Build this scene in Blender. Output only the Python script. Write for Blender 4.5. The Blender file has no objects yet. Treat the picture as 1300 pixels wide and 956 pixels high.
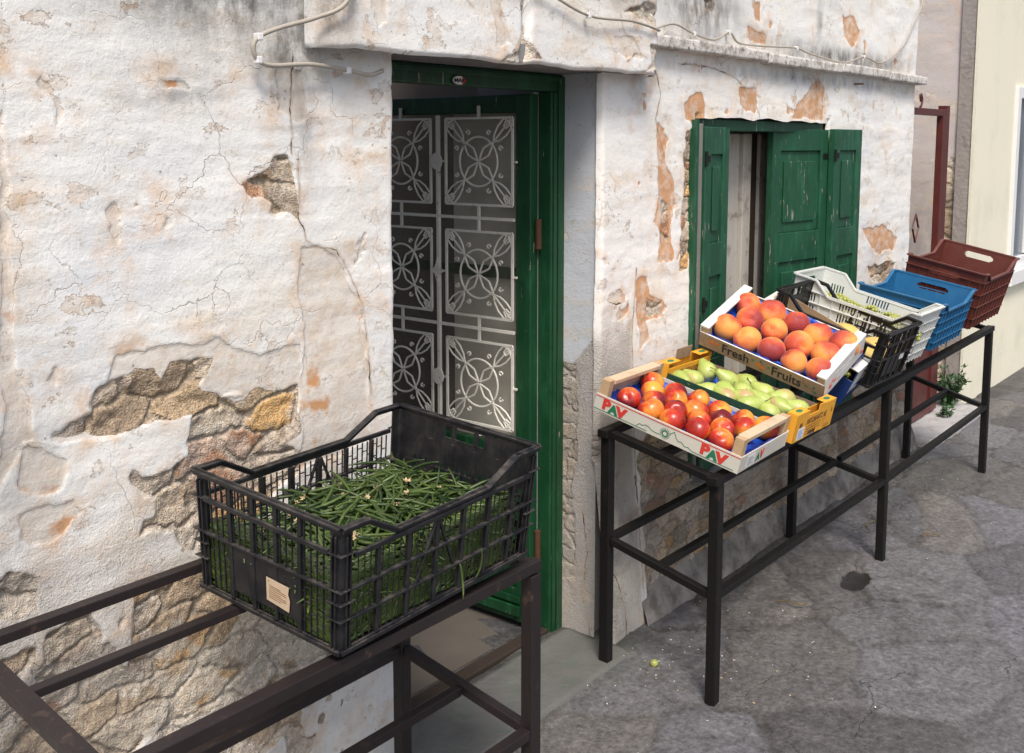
import bpy, math, random
import numpy as np
from mathutils import Vector, Matrix
random.seed(7); RNG = np.random.default_rng(7)
SC = bpy.context.scene
COL = SC.collection
R = math.radians

# ------------------------------------------------------------------ helpers
def tag(o, label=None, cat=None, group=None, kind=None):
    if label: o['label'] = label
    if cat: o['category'] = cat
    if group: o['group'] = group
    if kind: o['kind'] = kind
    return o

def empty(name, loc=(0, 0, 0), mat=None):
    o = bpy.data.objects.new(name, None)
    o.empty_display_size = .05
    COL.objects.link(o)
    if mat is not None: o.matrix_world = mat
    else: o.location = loc
    return o

def frame(pos, ypr):
    y, p, r = [R(a) for a in ypr]
    return Matrix.Translation(pos) @ Matrix.Rotation(y, 4, 'Z') @ Matrix.Rotation(p, 4, 'X') @ Matrix.Rotation(r, 4, 'Y')

class MB:
    def __init__(s, xf=None): s.v = []; s.f = []; s.m = []; s.xf = xf; s.mi = 0
    def add(s, vs, fs):
        b = len(s.v); s.v += [tuple(p) for p in vs]
        for f in fs: s.f.append(tuple(b + i for i in f)); s.m.append(s.mi)
    def hexa(s, P):
        s.add(P, [(0, 3, 2, 1), (4, 5, 6, 7), (0, 1, 5, 4), (1, 2, 6, 5), (2, 3, 7, 6), (3, 0, 4, 7)])
    def box(s, a, b):
        (x0, y0, z0), (x1, y1, z1) = a, b
        s.hexa([(x0, y0, z0), (x1, y0, z0), (x1, y1, z0), (x0, y1, z0), (x0, y0, z1), (x1, y0, z1), (x1, y1, z1), (x0, y1, z1)])
    def beam(s, a, b, w, h, up=(0, 0, 1)):
        a = Vector(a); b = Vector(b); d = (b - a).normalized(); up = Vector(up)
        sd = d.cross(up).normalized() * (w / 2); u = sd.cross(d).normalized() * (h / 2)
        s.hexa([a - sd - u, a + sd - u, a + sd + u, a - sd + u, b - sd - u, b + sd - u, b + sd + u, b - sd + u])
    def prism(s, poly, fn, w0, w1):
        n = len(poly); vs = [fn(u, v, w0) for u, v in poly] + [fn(u, v, w1) for u, v in poly]
        s.add(vs, [tuple(range(n))[::-1], tuple(range(n, 2 * n))] + [(i, (i + 1) % n, n + (i + 1) % n, n + i) for i in range(n)])
    def tube(s, pts, r, n=8, closed=False):
        pts = [Vector(p) for p in pts]; m = len(pts); rs = r if isinstance(r, (list, tuple)) else [r] * m
        ring = []; prev = None
        for i, p in enumerate(pts):
            if closed: t = (pts[(i + 1) % m] - pts[i - 1]).normalized()
            else: t = (pts[min(i + 1, m - 1)] - pts[max(i - 1, 0)]).normalized()
            if prev is None: prev = t.orthogonal().normalized()
            a = (prev - t * prev.dot(t)).normalized(); prev = a; b = t.cross(a)
            ring.append([p + (a * math.cos(2 * math.pi * k / n) + b * math.sin(2 * math.pi * k / n)) * rs[i] for k in range(n)])
        vs = [q for rg in ring for q in rg]; fs = []
        for i in range(m if closed else m - 1):
            j = (i + 1) % m
            for k in range(n): fs.append((i * n + k, i * n + (k + 1) % n, j * n + (k + 1) % n, j * n + k))
        if not closed: fs += [tuple(range(n))[::-1], tuple((m - 1) * n + k for k in range(n))]
        s.add(vs, fs)
    def lathe(s, prof, n=24, fn=None):
        vs = []; fs = []
        for r_, z in prof:
            for k in range(n):
                a = 2 * math.pi * k / n; p = (r_ * math.cos(a), r_ * math.sin(a), z)
                vs.append(fn(p, a) if fn else p)
        for i in range(len(prof) - 1):
            for k in range(n): fs.append((i * n + k, i * n + (k + 1) % n, (i + 1) * n + (k + 1) % n, (i + 1) * n + k))
        fs += [tuple(range(n))[::-1], tuple((len(prof) - 1) * n + k for k in range(n))]
        s.add(vs, fs)
    def mesh(s, name, mats, smooth=False):
        me = bpy.data.meshes.new(name)
        vs = [s.xf(Vector(p)) for p in s.v] if s.xf else s.v
        me.from_pydata([tuple(p) for p in vs], [], s.f)
        for m in (mats if isinstance(mats, (list, tuple)) else [mats]): me.materials.append(m)
        me.polygons.foreach_set('material_index', s.m)
        if smooth: me.polygons.foreach_set('use_smooth', [True] * len(me.polygons))
        me.update(); return me
    def build(s, name, mats, parent=None, smooth=False, bevel=0, seg=2):
        o = bpy.data.objects.new(name, s.mesh(name, mats, smooth)); COL.objects.link(o)
        if parent: o.parent = parent
        if bevel:
            b = o.modifiers.new('Bevel', 'BEVEL'); b.width = bevel; b.segments = seg; b.limit_method = 'ANGLE'; b.angle_limit = R(40)
        return o

def copy_tree(o, loc=None):
    c = o.copy(); COL.objects.link(c)
    for ch in list(o.children):
        d = ch.copy(); COL.objects.link(d); d.parent = c
    return c

def text_obj(name, body, size, mat, parent, M, sx=1.0, bold=0.0, align='LEFT'):
    cu = bpy.data.curves.new(name, 'FONT'); cu.body = body; cu.size = size; cu.extrude = .0004; cu.offset = bold; cu.align_x = align
    tmp = bpy.data.objects.new(name, cu); COL.objects.link(tmp)
    bpy.context.view_layer.update()
    me = bpy.data.meshes.new_from_object(tmp.evaluated_get(bpy.context.evaluated_depsgraph_get()))
    bpy.data.objects.remove(tmp)
    me.materials.clear(); me.materials.append(mat)
    o = bpy.data.objects.new(name, me); COL.objects.link(o); o.parent = parent
    o.matrix_local = M @ Matrix.Diagonal((sx, 1, 1, 1)); return o

# ------------------------------------------------------------------ node helpers
class N:
    def __init__(s, name):
        s.mat = bpy.data.materials.new(name); s.mat.use_nodes = True; s.t = s.mat.node_tree
        s.b = s.t.nodes['Principled BSDF']; s._co = None
    def n(s, typ, **k):
        nd = s.t.nodes.new(typ)
        for a, v in k.items():
            if a.startswith('i_'):
                key = a[2:]; key = int(key) if key.isdigit() else key.replace('_', ' ')
                s.put(v, nd.inputs[key])
            else: setattr(nd, a, v)
        return nd
    def put(s, v, inp):
        if isinstance(v, bpy.types.NodeSocket): s.t.links.new(v, inp)
        elif isinstance(v, bpy.types.Node): s.t.links.new(v.outputs[0], inp)
        else:
            if hasattr(inp.default_value, '__len__') and isinstance(v, (tuple, list)) and len(v) == 3 and len(inp.default_value) == 4: v = (*v, 1)
            inp.default_value = v
    def co(s):
        if s._co is None: s._co = s.n('ShaderNodeTexCoord').outputs['Object']
        return s._co
    def noise(s, scale, detail=4, rough=.55, vec=None, dist=0.0):
        return s.n('ShaderNodeTexNoise', i_Vector=vec or s.co(), i_Scale=scale, i_Detail=detail, i_Roughness=rough, i_Distortion=dist).outputs['Fac']
    def vmul(s, v, vec=None):
        m = s.n('ShaderNodeVectorMath', operation='MULTIPLY'); s.put(vec or s.co(), m.inputs[0]); m.inputs[1].default_value = v; return m.outputs[0]
    def ramp(s, fac, a, b, va=0.0, vb=1.0):
        m = s.n('ShaderNodeMapRange', i_Value=fac); m.inputs[1].default_value = a; m.inputs[2].default_value = b; m.inputs[3].default_value = va; m.inputs[4].default_value = vb
        return m.outputs[0]
    def mix(s, f, a, b, blend='MIX'):
        m = s.n('ShaderNodeMix', data_type='RGBA', blend_type=blend); s.put(f, m.inputs[0]); s.put(a, m.inputs[6]); s.put(b, m.inputs[7]); return m.outputs[2]
    def math(s, op, a, b=0.0, c=0.0):
        m = s.n('ShaderNodeMath', operation=op); s.put(a, m.inputs[0]); s.put(b, m.inputs[1]); s.put(c, m.inputs[2]); return m.outputs[0]
    def attr(s, name, out='Fac'): return s.n('ShaderNodeAttribute', attribute_name=name).outputs[out]
    def bump(s, h, dist, strength=1.0, prev=None):
        b = s.n('ShaderNodeBump', i_Height=h, i_Distance=dist, i_Strength=strength)
        if prev is not None: s.t.links.new(prev, b.inputs['Normal'])
        return b.outputs[0]
    def out(s, color=None, rough=None, normal=None, **k):
        if color is not None: s.put(color, s.b.inputs['Base Color'])
        if rough is not None: s.put(rough, s.b.inputs['Roughness'])
        if normal is not None: s.put(normal, s.b.inputs['Normal'])
        for a, v in k.items(): s.put(v, s.b.inputs[a.replace('_', ' ')])
        return s.mat

def simple(name, col, rough=.6, var=.15, scale=8, bscale=60, bdist=.001, dirt=None, dirt_t=(.55, .7), stretch=None, **k):
    s = N(name); vec = s.vmul(stretch) if stretch else None
    c2 = tuple(min(1, c * (1 + var)) for c in col); c1 = tuple(c * (1 - var) for c in col)
    c = s.mix(s.noise(scale, 5, vec=vec), c1, c2)
    if dirt: c = s.mix(s.ramp(s.noise(scale * 1.7, 6, .65), dirt_t[0], dirt_t[1]), c, dirt)
    return s.out(c, rough, s.bump(s.noise(bscale, 4, vec=vec), bdist), **k)

# ------------------------------------------------------------------ numpy noise
def _h(ix, iy, s):
    h = (ix.astype(np.int64) * 374761393 + iy.astype(np.int64) * 668265263 + s * 974711) & 0xffffffff
    h = ((h ^ (h >> 13)) * 1274126177) & 0xffffffff
    return ((h ^ (h >> 16)) & 0xffff) / 65535.0
def vn(x, y, s=0):
    ix = np.floor(x); iy = np.floor(y); fx = x - ix; fy = y - iy
    fx = fx * fx * (3 - 2 * fx); fy = fy * fy * (3 - 2 * fy)
    a = _h(ix, iy, s); b = _h(ix + 1, iy, s); c = _h(ix, iy + 1, s); d = _h(ix + 1, iy + 1, s)
    return (a * (1 - fx) + b * fx) * (1 - fy) + (c * (1 - fx) + d * fx) * fy
def fbm(x, y, sc, o=4, s=0):
    r = 0; a = 1; t = 0
    for i in range(o): r = r + a * vn(x * sc + 17.3 * i, y * sc - 9.1 * i, s + i); t += a; a *= .5; sc *= 2.03
    return r / t
def sst(a, b, x): t = np.clip((x - a) / (b - a), 0, 1); return t * t * (3 - 2 * t)
def polysd(X, Z, poly):
    P = np.array(poly, float); out = np.full(X.shape, -.3)
    m = (X > P[:, 0].min() - .12) & (X < P[:, 0].max() + .12) & (Z > P[:, 1].min() - .12) & (Z < P[:, 1].max() + .12)
    if not m.any(): return out
    x = X[m]; z = Z[m]; d = np.full(x.shape, 9.); ins = np.zeros(x.shape, bool)
    for i in range(len(P)):
        ax, az = P[i]; bx, bz = P[(i + 1) % len(P)]; ex, ez = bx - ax, bz - az
        t = np.clip(((x - ax) * ex + (z - az) * ez) / (ex * ex + ez * ez + 1e-12), 0, 1)
        d = np.minimum(d, np.hypot(x - ax - t * ex, z - az - t * ez))
        c = ((az > z) != (bz > z)); 
        with np.errstate(divide='ignore', invalid='ignore'): xi = ax + (z - az) / (ez if abs(ez) > 1e-9 else 1e-9) * ex
        ins ^= c & (x < xi)
    out[m] = np.where(ins, d, -d); return out
def linedist(X, Z, pts):
    d = np.full(X.shape, 1.)
    for (ax, az), (bx, bz) in zip(pts[:-1], pts[1:]):
        ex, ez = bx - ax, bz - az; t = np.clip(((X - ax) * ex + (Z - az) * ez) / (ex * ex + ez * ez + 1e-12), 0, 1)
        d = np.minimum(d, np.hypot(X - ax - t * ex, Z - az - t * ez))
    return d
def sgnline(X, Z, pts):
    d = np.full(X.shape, .03)
    for (ax, az), (bx, bz) in zip(pts[:-1], pts[1:]):
        ex, ez = bx - ax, bz - az; t = np.clip(((X - ax) * ex + (Z - az) * ez) / (ex * ex + ez * ez + 1e-12), 0, 1)
        q = np.hypot(X - ax - t * ex, Z - az - t * ez); q = np.where((X - ax) * ez - (Z - az) * ex > 0, q, -q); d = np.where(np.abs(q) < np.abs(d), q, d)
    return d
def voro(x, z, cx, cz, s, jit=.75):
    gx = x / cx; gz = z / cz; row = np.floor(gz)
    f1 = np.full(x.shape, 9.); f2 = np.full(x.shape, 9.); idx = np.zeros(x.shape)
    for dz in (-1, 0, 1):
        rz = row + dz; off = (rz % 2) * .5; col = np.floor(gx - off)
        for dx in (-1, 0, 1):
            cx_ = col + dx; px = cx_ + .5 + off + (_h(cx_, rz, s) - .5) * jit; pz = rz + .5 + (_h(cx_, rz, s + 5) - .5) * jit
            d = (np.abs(gx - px) ** 2.6 + np.abs(gz - pz) ** 2.6) ** (1 / 2.6); hid = _h(cx_, rz, s + 9)
            n = d < f1; f2 = np.where(n, f1, np.minimum(f2, d)); idx = np.where(n, hid, idx); f1 = np.where(n, d, f1)
    return f1, f2, idx

PAL = np.array([(.42, .32, .21), (.32, .25, .18), (.54, .35, .15), (.48, .42, .34), (.25, .20, .16), (.40, .22, .13), (.46, .37, .26), (.36, .31, .25), (.56, .44, .30), (.50, .44, .36)])
def wall_surface(name, U, V, fn, mat, parent, B=(), A=(), cracks=(), holes=(), expo=None, stain=None, rough=None, edges=(), lump=1.0, seed=0, flip=False, vs=None, smk=None, dark=None, rust=None):
    U = np.array(U); V = np.array(V); X, Z = np.meshgrid(U, V); nu = len(U); nv = len(V)
    wx = X + (fbm(X, Z, 14, 3, seed + 1) - .5) * .04; wz = Z + (fbm(X, Z, 14, 3, seed + 2) - .5) * .04
    sB = np.full(X.shape, -.3)
    for p in B: sB = np.maximum(sB, polysd(wx, wz, p))
    if expo is not None: sB = np.maximum(sB, expo(X, Z))
    sB = sB + (fbm(X, Z, 30, 4, seed + 3) - .5) * .012
    sA = np.maximum(sB + .003 + (fbm(X, Z, 9, 3, seed + 4) - .58) * .05, (fbm(X, Z, 7, 5, seed + 6) - .79) * .3)
    for p in A: sA = np.maximum(sA, polysd(wx, wz, p))
    sA = sA + (fbm(X, Z, 26, 4, seed + 5) - .5) * .012
    mB = sst(-.002, .006, sB); mA = sst(-.001, .003, sA)
    k_ = vs(X, Z) if vs else 1.0
    f1, f2, idx = voro((wx + (fbm(X, Z, 6, 3, seed + 20) - .5) * .08) * k_, (wz + (fbm(X, Z, 6, 3, seed + 21) - .5) * .06) * k_ * (1.0 if vs is None else 1.12), .21, .105, seed + 7)
    e = f2 - f1; st = sst(.06, .13, e + (fbm(X, Z, 60, 3, seed + 51) - .5) * .12)
    c = PAL[(idx * 997 % len(PAL)).astype(int)] * 1.14
    tone = .75 + .5 * fbm(X, Z, 18, 4, seed + 8)
    stone = c * tone[..., None]
    mort = np.array((.40, .33, .245)) * (.7 + .6 * fbm(X, Z, 45, 3, seed + 9))[..., None]
    colr = mort * (1 - st[..., None]) + stone * st[..., None]
    smear = sst(.46, .51, fbm(X, Z, 8, 6, seed + 31)) * .85            # plaster left on the stones
    if smk is not None: smear = smear * smk(X, Z)
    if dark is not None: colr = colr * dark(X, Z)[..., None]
    colr = colr * (1 - smear[..., None]) + np.array((.68, .63, .57)) * smear[..., None]
    cr = np.full(X.shape, .03)
    for p in cracks:
        d = sgnline(X + (fbm(X, Z, 40, 3, seed + 41) - .5) * .012, Z + (fbm(X, Z, 40, 3, seed + 42) - .5) * .012, p); cr = np.where(np.abs(d) < np.abs(cr), d, cr)
    cm = 1 - sst(.006, .010, np.abs(cr))
    disp = lump * ((fbm(X, Z, 3.0, 2, seed + 10) - .5) * .016 + (fbm(X * .4, Z * 1.7, 10, 4, seed + 11) - .5) * .0062 + (fbm(X, Z, 40, 3, seed + 12) - .5) * .0018)
    disp = disp - .0025 * mA - .0075 * mB - .006 * sst(.004, .05, sB) + mB * (st * .0055 + (fbm(X, Z, 55, 4, seed + 13) - .5) * .011)
    for fe in edges: disp = disp - fe(X, Z)
    P = fn(X, Z, disp)
    co = np.stack(P, -1).reshape(-1, 3).astype(np.float32)
    i = np.arange((nv - 1) * (nu - 1)); r = i // (nu - 1); q = i % (nu - 1)
    xc = (U[q] + U[q + 1]) / 2; zc = (V[r] + V[r + 1]) / 2; keep = np.ones(len(i), bool)
    for (x0, x1, z0, z1) in holes: keep &= ~((xc > x0) & (xc < x1) & (zc > z0) & (zc < z1))
    r = r[keep]; q = q[keep]; a = r * nu + q
    F = np.stack([a, a + 1, a + nu + 1, a + nu], -1)
    if flip: F = F[:, ::-1]
    me = bpy.data.meshes.new(name); me.vertices.add(len(co)); me.vertices.foreach_set('co', co.ravel())
    me.loops.add(F.size); me.loops.foreach_set('vertex_index', F.ravel().astype(np.int32))
    me.polygons.add(len(F)); me.polygons.foreach_set('loop_start', np.arange(0, F.size, 4, dtype=np.int32)); me.polygons.foreach_set('loop_total', np.full(len(F), 4, np.int32))
    me.update(calc_edges=True); me.polygons.foreach_set('use_smooth', np.ones(len(F), bool))
    def fa(n, arr):
        at = me.attributes.new(n, 'FLOAT', 'POINT'); at.data.foreach_set('value', arr.ravel().astype(np.float32))
    fa('sB', sB); fa('sA', sA); fa('crack', cr); fa('crackm', cm); fa('joint', st); fa('rust', rust(X, Z) if rust is not None else np.zeros(X.shape))
    fa('stain', stain(X, Z) if stain is not None else np.zeros(X.shape)); fa('grit', rough(X, Z) if rough is not None else np.zeros(X.shape))
    at = me.attributes.new('col', 'FLOAT_COLOR', 'POINT'); at.data.foreach_set('color', np.concatenate([colr, np.ones(X.shape + (1,))], -1).ravel().astype(np.float32))
    me.materials.append(mat)
    o = bpy.data.objects.new(name, me); COL.objects.link(o); o.parent = parent
    return o

# ------------------------------------------------------------------ materials
def wall_mat(name, white=(.86, .85, .81), cool=(.76, .77, .765), cream=(.81, .735, .60)):
    s = N(name)
    n_f = s.noise(110, 5, .65); n_m = s.noise(22, 6, .6); n_l = s.noise(3.2, 5, .55); n_l2 = s.noise(1.7, 4, .6, vec=s.vmul((1, 1, 1.7)))
    sB = s.math('ADD', s.attr('sB'), s.math('MULTIPLY', s.math('SUBTRACT', n_f, .5), .010))
    sA = s.math('ADD', s.attr('sA'), s.math('MULTIPLY', s.math('SUBTRACT', n_f, .5), .012))
    fB = s.ramp(sB, 0, .0015); fA = s.ramp(sA, 0, .0015)
    base = s.mix(s.ramp(n_l, .50, .74, 0, .6), white, cream)
    base = s.mix(s.ramp(n_l2, .50, .68), base, cool)
    base = s.mix(s.math('MULTIPLY', s.ramp(n_m, .58, .72), .25), base, (.60, .54, .47))
    base = s.mix(s.math('MULTIPLY', s.ramp(s.noise(70, 6, .7), .60, .72), .55), base, (.36, .33, .30))
    # soft stained brush ridges running level along the wall, rubbed grime, hairline crazing
    rv = s.vmul((1, 1, 3.2)); rn = s.noise(3.4, 7, .62, vec=rv)
    base = s.mix(s.ramp(rn, .54, .66, 0, .55), base, (.70, .60, .47)); base = s.mix(s.ramp(rn, .30, .42, .40, 0), base, (.66, .655, .645))
    base = s.mix(s.math('MULTIPLY', s.ramp(n_f, .56, .70), s.ramp(rn, .45, .62, 0, .7)), base, (.50, .40, .29))
    dv = s.n('ShaderNodeVectorMath', operation='ADD'); s.put(s.co(), dv.inputs[0]); s.put(s.n('ShaderNodeVectorMath', operation='SCALE', i_0=s.n('ShaderNodeTexNoise', i_Vector=s.co(), i_Scale=9.0, i_Detail=6.0).outputs['Color'], i_Scale=.16).outputs[0], dv.inputs[1])
    ve = s.n('ShaderNodeTexVoronoi', feature='DISTANCE_TO_EDGE', i_Vector=dv.outputs[0], i_Scale=4.2).outputs['Distance']
    hair = s.math('MULTIPLY', s.ramp(ve, .0, .0055, 1, 0), s.ramp(s.noise(2.6, 4), .46, .60))
    base = s.mix(s.math('MULTIPLY', hair, .6), base, (.44, .32, .22))
    under = s.mix(s.ramp(n_m, .40, .66), (.76, .71, .64), (.68, .58, .47))
    under = s.mix(s.math('MAXIMUM', s.ramp(s.noise(9, 4), .60, .68), s.math('MULTIPLY', s.attr('rust'), s.ramp(s.noise(20, 7, .72), .32, .54, 0, .95))), under, s.mix(n_m, (.66, .38, .19), (.54, .25, .11)))
    fn_ = s.noise(8.5, 9, .66, vec=s.vmul((1, 1, 1.5))); flk = s.math('MULTIPLY', s.ramp(fn_, .600, .606), s.ramp(s.noise(1.9, 3), .40, .56))
    base = s.mix(s.math('MULTIPLY', flk, .8), base, s.mix(s.ramp(n_m, .45, .62), (.76, .69, .60), (.66, .50, .36)))
    edge = s.math('MULTIPLY', s.math('MULTIPLY', s.ramp(fn_, .590, .600), s.ramp(fn_, .600, .612, 1, 0)), s.ramp(s.noise(1.9, 3), .40, .56)); base = s.mix(s.math('MULTIPLY', edge, .6), base, (.40, .28, .18))
    base = s.mix(s.math('MULTIPLY', s.ramp(s.attr('sA'), -.075, -.002), s.ramp(s.noise(11, 6, .65), .46, .66, 0, .75)), base, (.70, .45, .25))
    c = s.mix(fA, base, under)
    gr = s.n('ShaderNodeTexVoronoi', i_Vector=s.co(), i_Scale=230.0)
    st = s.mix(.75, s.attr('col', 'Color'), s.mix(s.ramp(n_f, .3, .7), (.16, .13, .10), (.80, .76, .70)), 'OVERLAY'); st = s.mix(s.ramp(s.noise(150, 4, .7), .58, .66, 0, .6), st, (.14, .11, .08))
    st = s.mix(s.ramp(gr.outputs['Distance'], .0, .5, .35, 0), st, (.55, .50, .43))
    c = s.mix(fB, c, st)
    grit = s.attr('grit')
    gcol = s.mix(s.noise(190, 3, .7), (.22, .19, .16), (.66, .60, .53))
    c = s.mix(s.math('MULTIPLY', grit, .75), c, gcol)
    ck = s.math('ABSOLUTE', s.attr('crack')); cw = s.ramp(s.noise(13, 4, .6), .38, .66, -.0012, .0030)
    crk = s.math('MULTIPLY', s.ramp(s.math('SUBTRACT', ck, cw), -.0012, .0002, 1, 0), s.attr('crackm')); halo = s.math('MULTIPLY', s.ramp(ck, .001, .008, .5, 0), s.attr('crackm'))
    c = s.mix(halo, c, (.46, .33, .21)); c = s.mix(crk, c, (.085, .06, .042))
    stn = s.math('MULTIPLY', s.attr('stain'), s.ramp(s.noise(13, 7, .72, vec=s.vmul((1, 1, .45))), .28, .58))
    c = s.mix(stn, c, (.095, .09, .085))
    sp = s.ramp(s.noise(48, 3, .5), .70, .74)
    c = s.mix(s.math('MULTIPLY', sp, .6), c, (.16, .13, .10))
    h = s.math('SUBTRACT', 0.0, s.math('MULTIPLY', fA, .5)); h = s.math('SUBTRACT', h, fB)
    b = s.bump(h, .0035, .9); b = s.bump(crk, -.004, .9, b); b = s.bump(s.ramp(s.attr('joint'), .15, .85), .0045, s.math('MULTIPLY', fB, .9), b); b = s.bump(hair, -.002, .8, b)
    b = s.bump(rn, .004, .4, b); b = s.bump(flk, -.0016, .9, b); b = s.bump(n_m, .0024, .5, b); b = s.bump(s.noise(240, 4, .7), .0012, .7, b); b = s.bump(n_f, .0028, s.math('ADD', .55, s.math('ADD', s.math('MULTIPLY', fB, .45), s.math('MULTIPLY', grit, .9))), b)
    b = s.bump(gr.outputs['Distance'], .0020, s.math('MAXIMUM', fB, grit), b); b = s.bump(s.noise(420, 3, .7), .0015, grit, b)
    return s.out(c, .93, b)

M = {}
M['wall'] = wall_mat('lime_plaster')
M['reveal'] = wall_mat('shaded_bluish_whitewash', (.56, .59, .63), (.48, .53, .60), (.58, .585, .59))  # darker, cooler whitewash: the reveal's shade is put into its colours
M['alley'] = wall_mat('pinkish_grey_plaster', (.58, .53, .505), (.60, .56, .54), (.54, .49, .46))
def green(name, col, chip=.66):
    s = N(name); v = s.vmul((6, 6, 1)); n = s.noise(9, 7, .68, vec=v); n2 = s.noise(5, 4)
    c = s.mix(s.ramp(n2, .3, .7), tuple(a * .75 for a in col), tuple(a * 1.2 for a in col))
    c = s.mix(s.math('MULTIPLY', s.ramp(s.noise(7, 6, .65, vec=s.vmul((3, 3, .6))), .52, .66), .45), c, tuple(a * 2.1 + .012 for a in col)); ch = s.ramp(n, chip, chip + .02); c = s.mix(ch, c, (.33, .30, .26))
    c = s.mix(s.math('MULTIPLY', s.ramp(s.noise(30, 5), .55, .8), .5), c, tuple(a * .5 for a in col))
    b = s.bump(ch, -.0015, .8); b = s.bump(s.noise(14, 5, vec=s.vmul((8, 8, 1))), .0018, .6, b)
    return s.out(c, s.ramp(n2, .3, .7, .38, .6), b)
M['green'] = green('green_gloss_paint', (.010, .072, .032), .63)
M['green_door'] = green('dark_green_door_paint', (.006, .055, .019), .655)
M['green_worn'] = green('worn_green_paint', (.012, .080, .038), .62)
M['greywood'] = simple('weathered_grey_wood', (.20, .185, .165), .85, .4, 10, 30, .002, stretch=(8, 8, 1))
M['palewood'] = simple('pale_painted_casement', (.46, .43, .38), .6, .2, 9, 30, .001, dirt=(.25, .21, .17), stretch=(6, 6, 1))
M['iron'] = simple('dark_brown_iron', (.0065, .0055, .005), .55, .4, 14, 60, .0012, dirt=(.035, .021, .014), dirt_t=(.58, .76), Specular_IOR_Level=.35)
M['iron_purple'] = simple('worn_purple_brown_iron', (.017, .0115, .0115), .5, .4, 14, 60, .0012, dirt=(.085, .05, .035), dirt_t=(.60, .76))
M['rust'] = simple('rusty_hinge_metal', (.075, .032, .014), .8, .4, 40, 120, .001)
M['whiteiron'] = simple('white_painted_iron', (.80, .77, .68), .5, .12, 30, 90, .0006, dirt=(.26, .15, .08), dirt_t=(.62, .72))
M['gate'] = simple('maroon_iron_paint', (.10, .022, .018), .4, .3, 8, 40, .001, dirt=(.06, .015, .012))
def plastic(name, col, rough=.42, dust=(.17, .145, .12), amt=.75):
    s = N(name); g = s.n('ShaderNodeNewGeometry'); up = s.n('ShaderNodeSeparateXYZ', i_0=g.outputs['Normal']).outputs[2]
    d = s.math('MULTIPLY', s.ramp(up, .2, .9, .25, 1.0), s.ramp(s.noise(24, 6, .7), .42, .72))
    c = s.mix(s.math('MULTIPLY', d, amt), s.mix(s.noise(6), tuple(a * .85 for a in col), tuple(a * 1.15 for a in col)), dust)
    sc = s.ramp(s.noise(30, 4, .6, vec=s.vmul((1, 1, 6))), .66, .72); c = s.mix(s.math('MULTIPLY', sc, .35), c, tuple(min(1, a * 1.6 + .03) for a in col))
    return s.out(c, s.math('ADD', rough, s.math('MULTIPLY', d, .35)), s.bump(s.noise(90, 3), .0005))
M['blackplastic'] = plastic('dusty_black_plastic', (.0075, .008, .0105), .45, amt=.55)
M['blackplastic2'] = plastic('black_plastic', (.006, .006, .007), .38, amt=.2)
M['whiteplastic'] = plastic('dirty_white_plastic', (.66, .68, .66), .4, (.42, .37, .28), .5)
M['blueplastic'] = plastic('blue_plastic', (.014, .130, .290), .38, (.16, .19, .20), .35)
M['maroonplastic'] = plastic('maroon_plastic', (.120, .030, .021), .42, (.20, .13, .10), .35)
M['wood'] = simple('raw_poplar_wood', (.62, .47, .31), .75, .18, 5, 60, .001, stretch=(2, 9, 9), dirt=(.42, .28, .16))
M['woodend'] = simple('sawn_end_grain', (.50, .34, .19), .8, .2, 30, 90, .001)
M['whiteboard'] = simple('white_printed_board', (.72, .70, .66), .55, .06, 8, 60, .0005, dirt=(.50, .45, .38), dirt_t=(.6, .75))
M['cream'] = simple('cream_printed_paper', (.60, .57, .49), .6, .08, 9, 60, .0006, dirt=(.45, .38, .28), dirt_t=(.62, .75))
M['brownboard'] = simple('brown_cardboard', (.33, .225, .14), .85, .12, 12, 50, .0008, dirt=(.24, .155, .09))
M['yellowboard'] = simple('orange_yellow_cardboard', (.78, .37, .028), .55, .08, 8, 50, .0006, dirt=(.60, .27, .03))
M['darkgreenboard'] = simple('dark_green_cardboard', (.012, .055, .035), .6)
M['blueboard'] = simple('dark_blue_cardboard', (.010, .035, .16), .45, .1)
M['bluepaper'] = simple('blue_tray_paper', (.010, .075, .50), .5, .3, 14, 26, .006)
M['red'] = simple('red_ink', (.62, .045, .03), .6, .05); M['inkgreen'] = simple('green_ink', (.02, .17, .08), .6, .05)
M['ink'] = simple('dark_ink', (.03, .025, .03), .6, .05); M['orangeink'] = simple('orange_ink', (.65, .17, .03), .6, .05)
M['brownink'] = simple('brown_ink', (.16, .07, .02), .6, .05); M['blueink'] = simple('blue_ink', (.05, .20, .50), .6, .05)
M['white'] = simple('white_paper', (.75, .75, .74), .6, .05)
M['tanpaper'] = simple('tan_paper_tag', (.58, .44, .30), .7, .08)
M['cable'] = simple('beige_cable_sheath', (.40, .36, .30), .6, .2, 20)
M['yellowwall'] = simple('pale_yellow_render', (.80, .76, .60), .85, .05, 1.2, 40, .003, dirt=(.66, .66, .50), dirt_t=(.52, .75), stretch=(1, 1, .35))
M['greywall'] = simple('smooth_grey_paint', (.34, .34, .345), .55, .1, 4, 30, .002)
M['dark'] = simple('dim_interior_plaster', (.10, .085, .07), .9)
M['darkwood'] = simple('dark_brown_wood', (.035, .023, .016), .7, .3, 10, 30, .002, stretch=(6, 6, 1))
M['roof'] = simple('roof_slab_cement', (.35, .33, .30), .9)
def ledge_mat():
    s = N('whitewashed_stone_slab'); n = s.noise(16, 6, .7); c = s.mix(s.ramp(n, .45, .62), (.66, .63, .58), (.33, .30, .26))
    c = s.mix(s.ramp(s.noise(40, 5, .7), .56, .66), c, (.15, .14, .13)); return s.out(c, .9, s.bump(n, .006, .8, s.bump(s.noise(80, 4), .003)))
M['ledge'] = ledge_mat()
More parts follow.
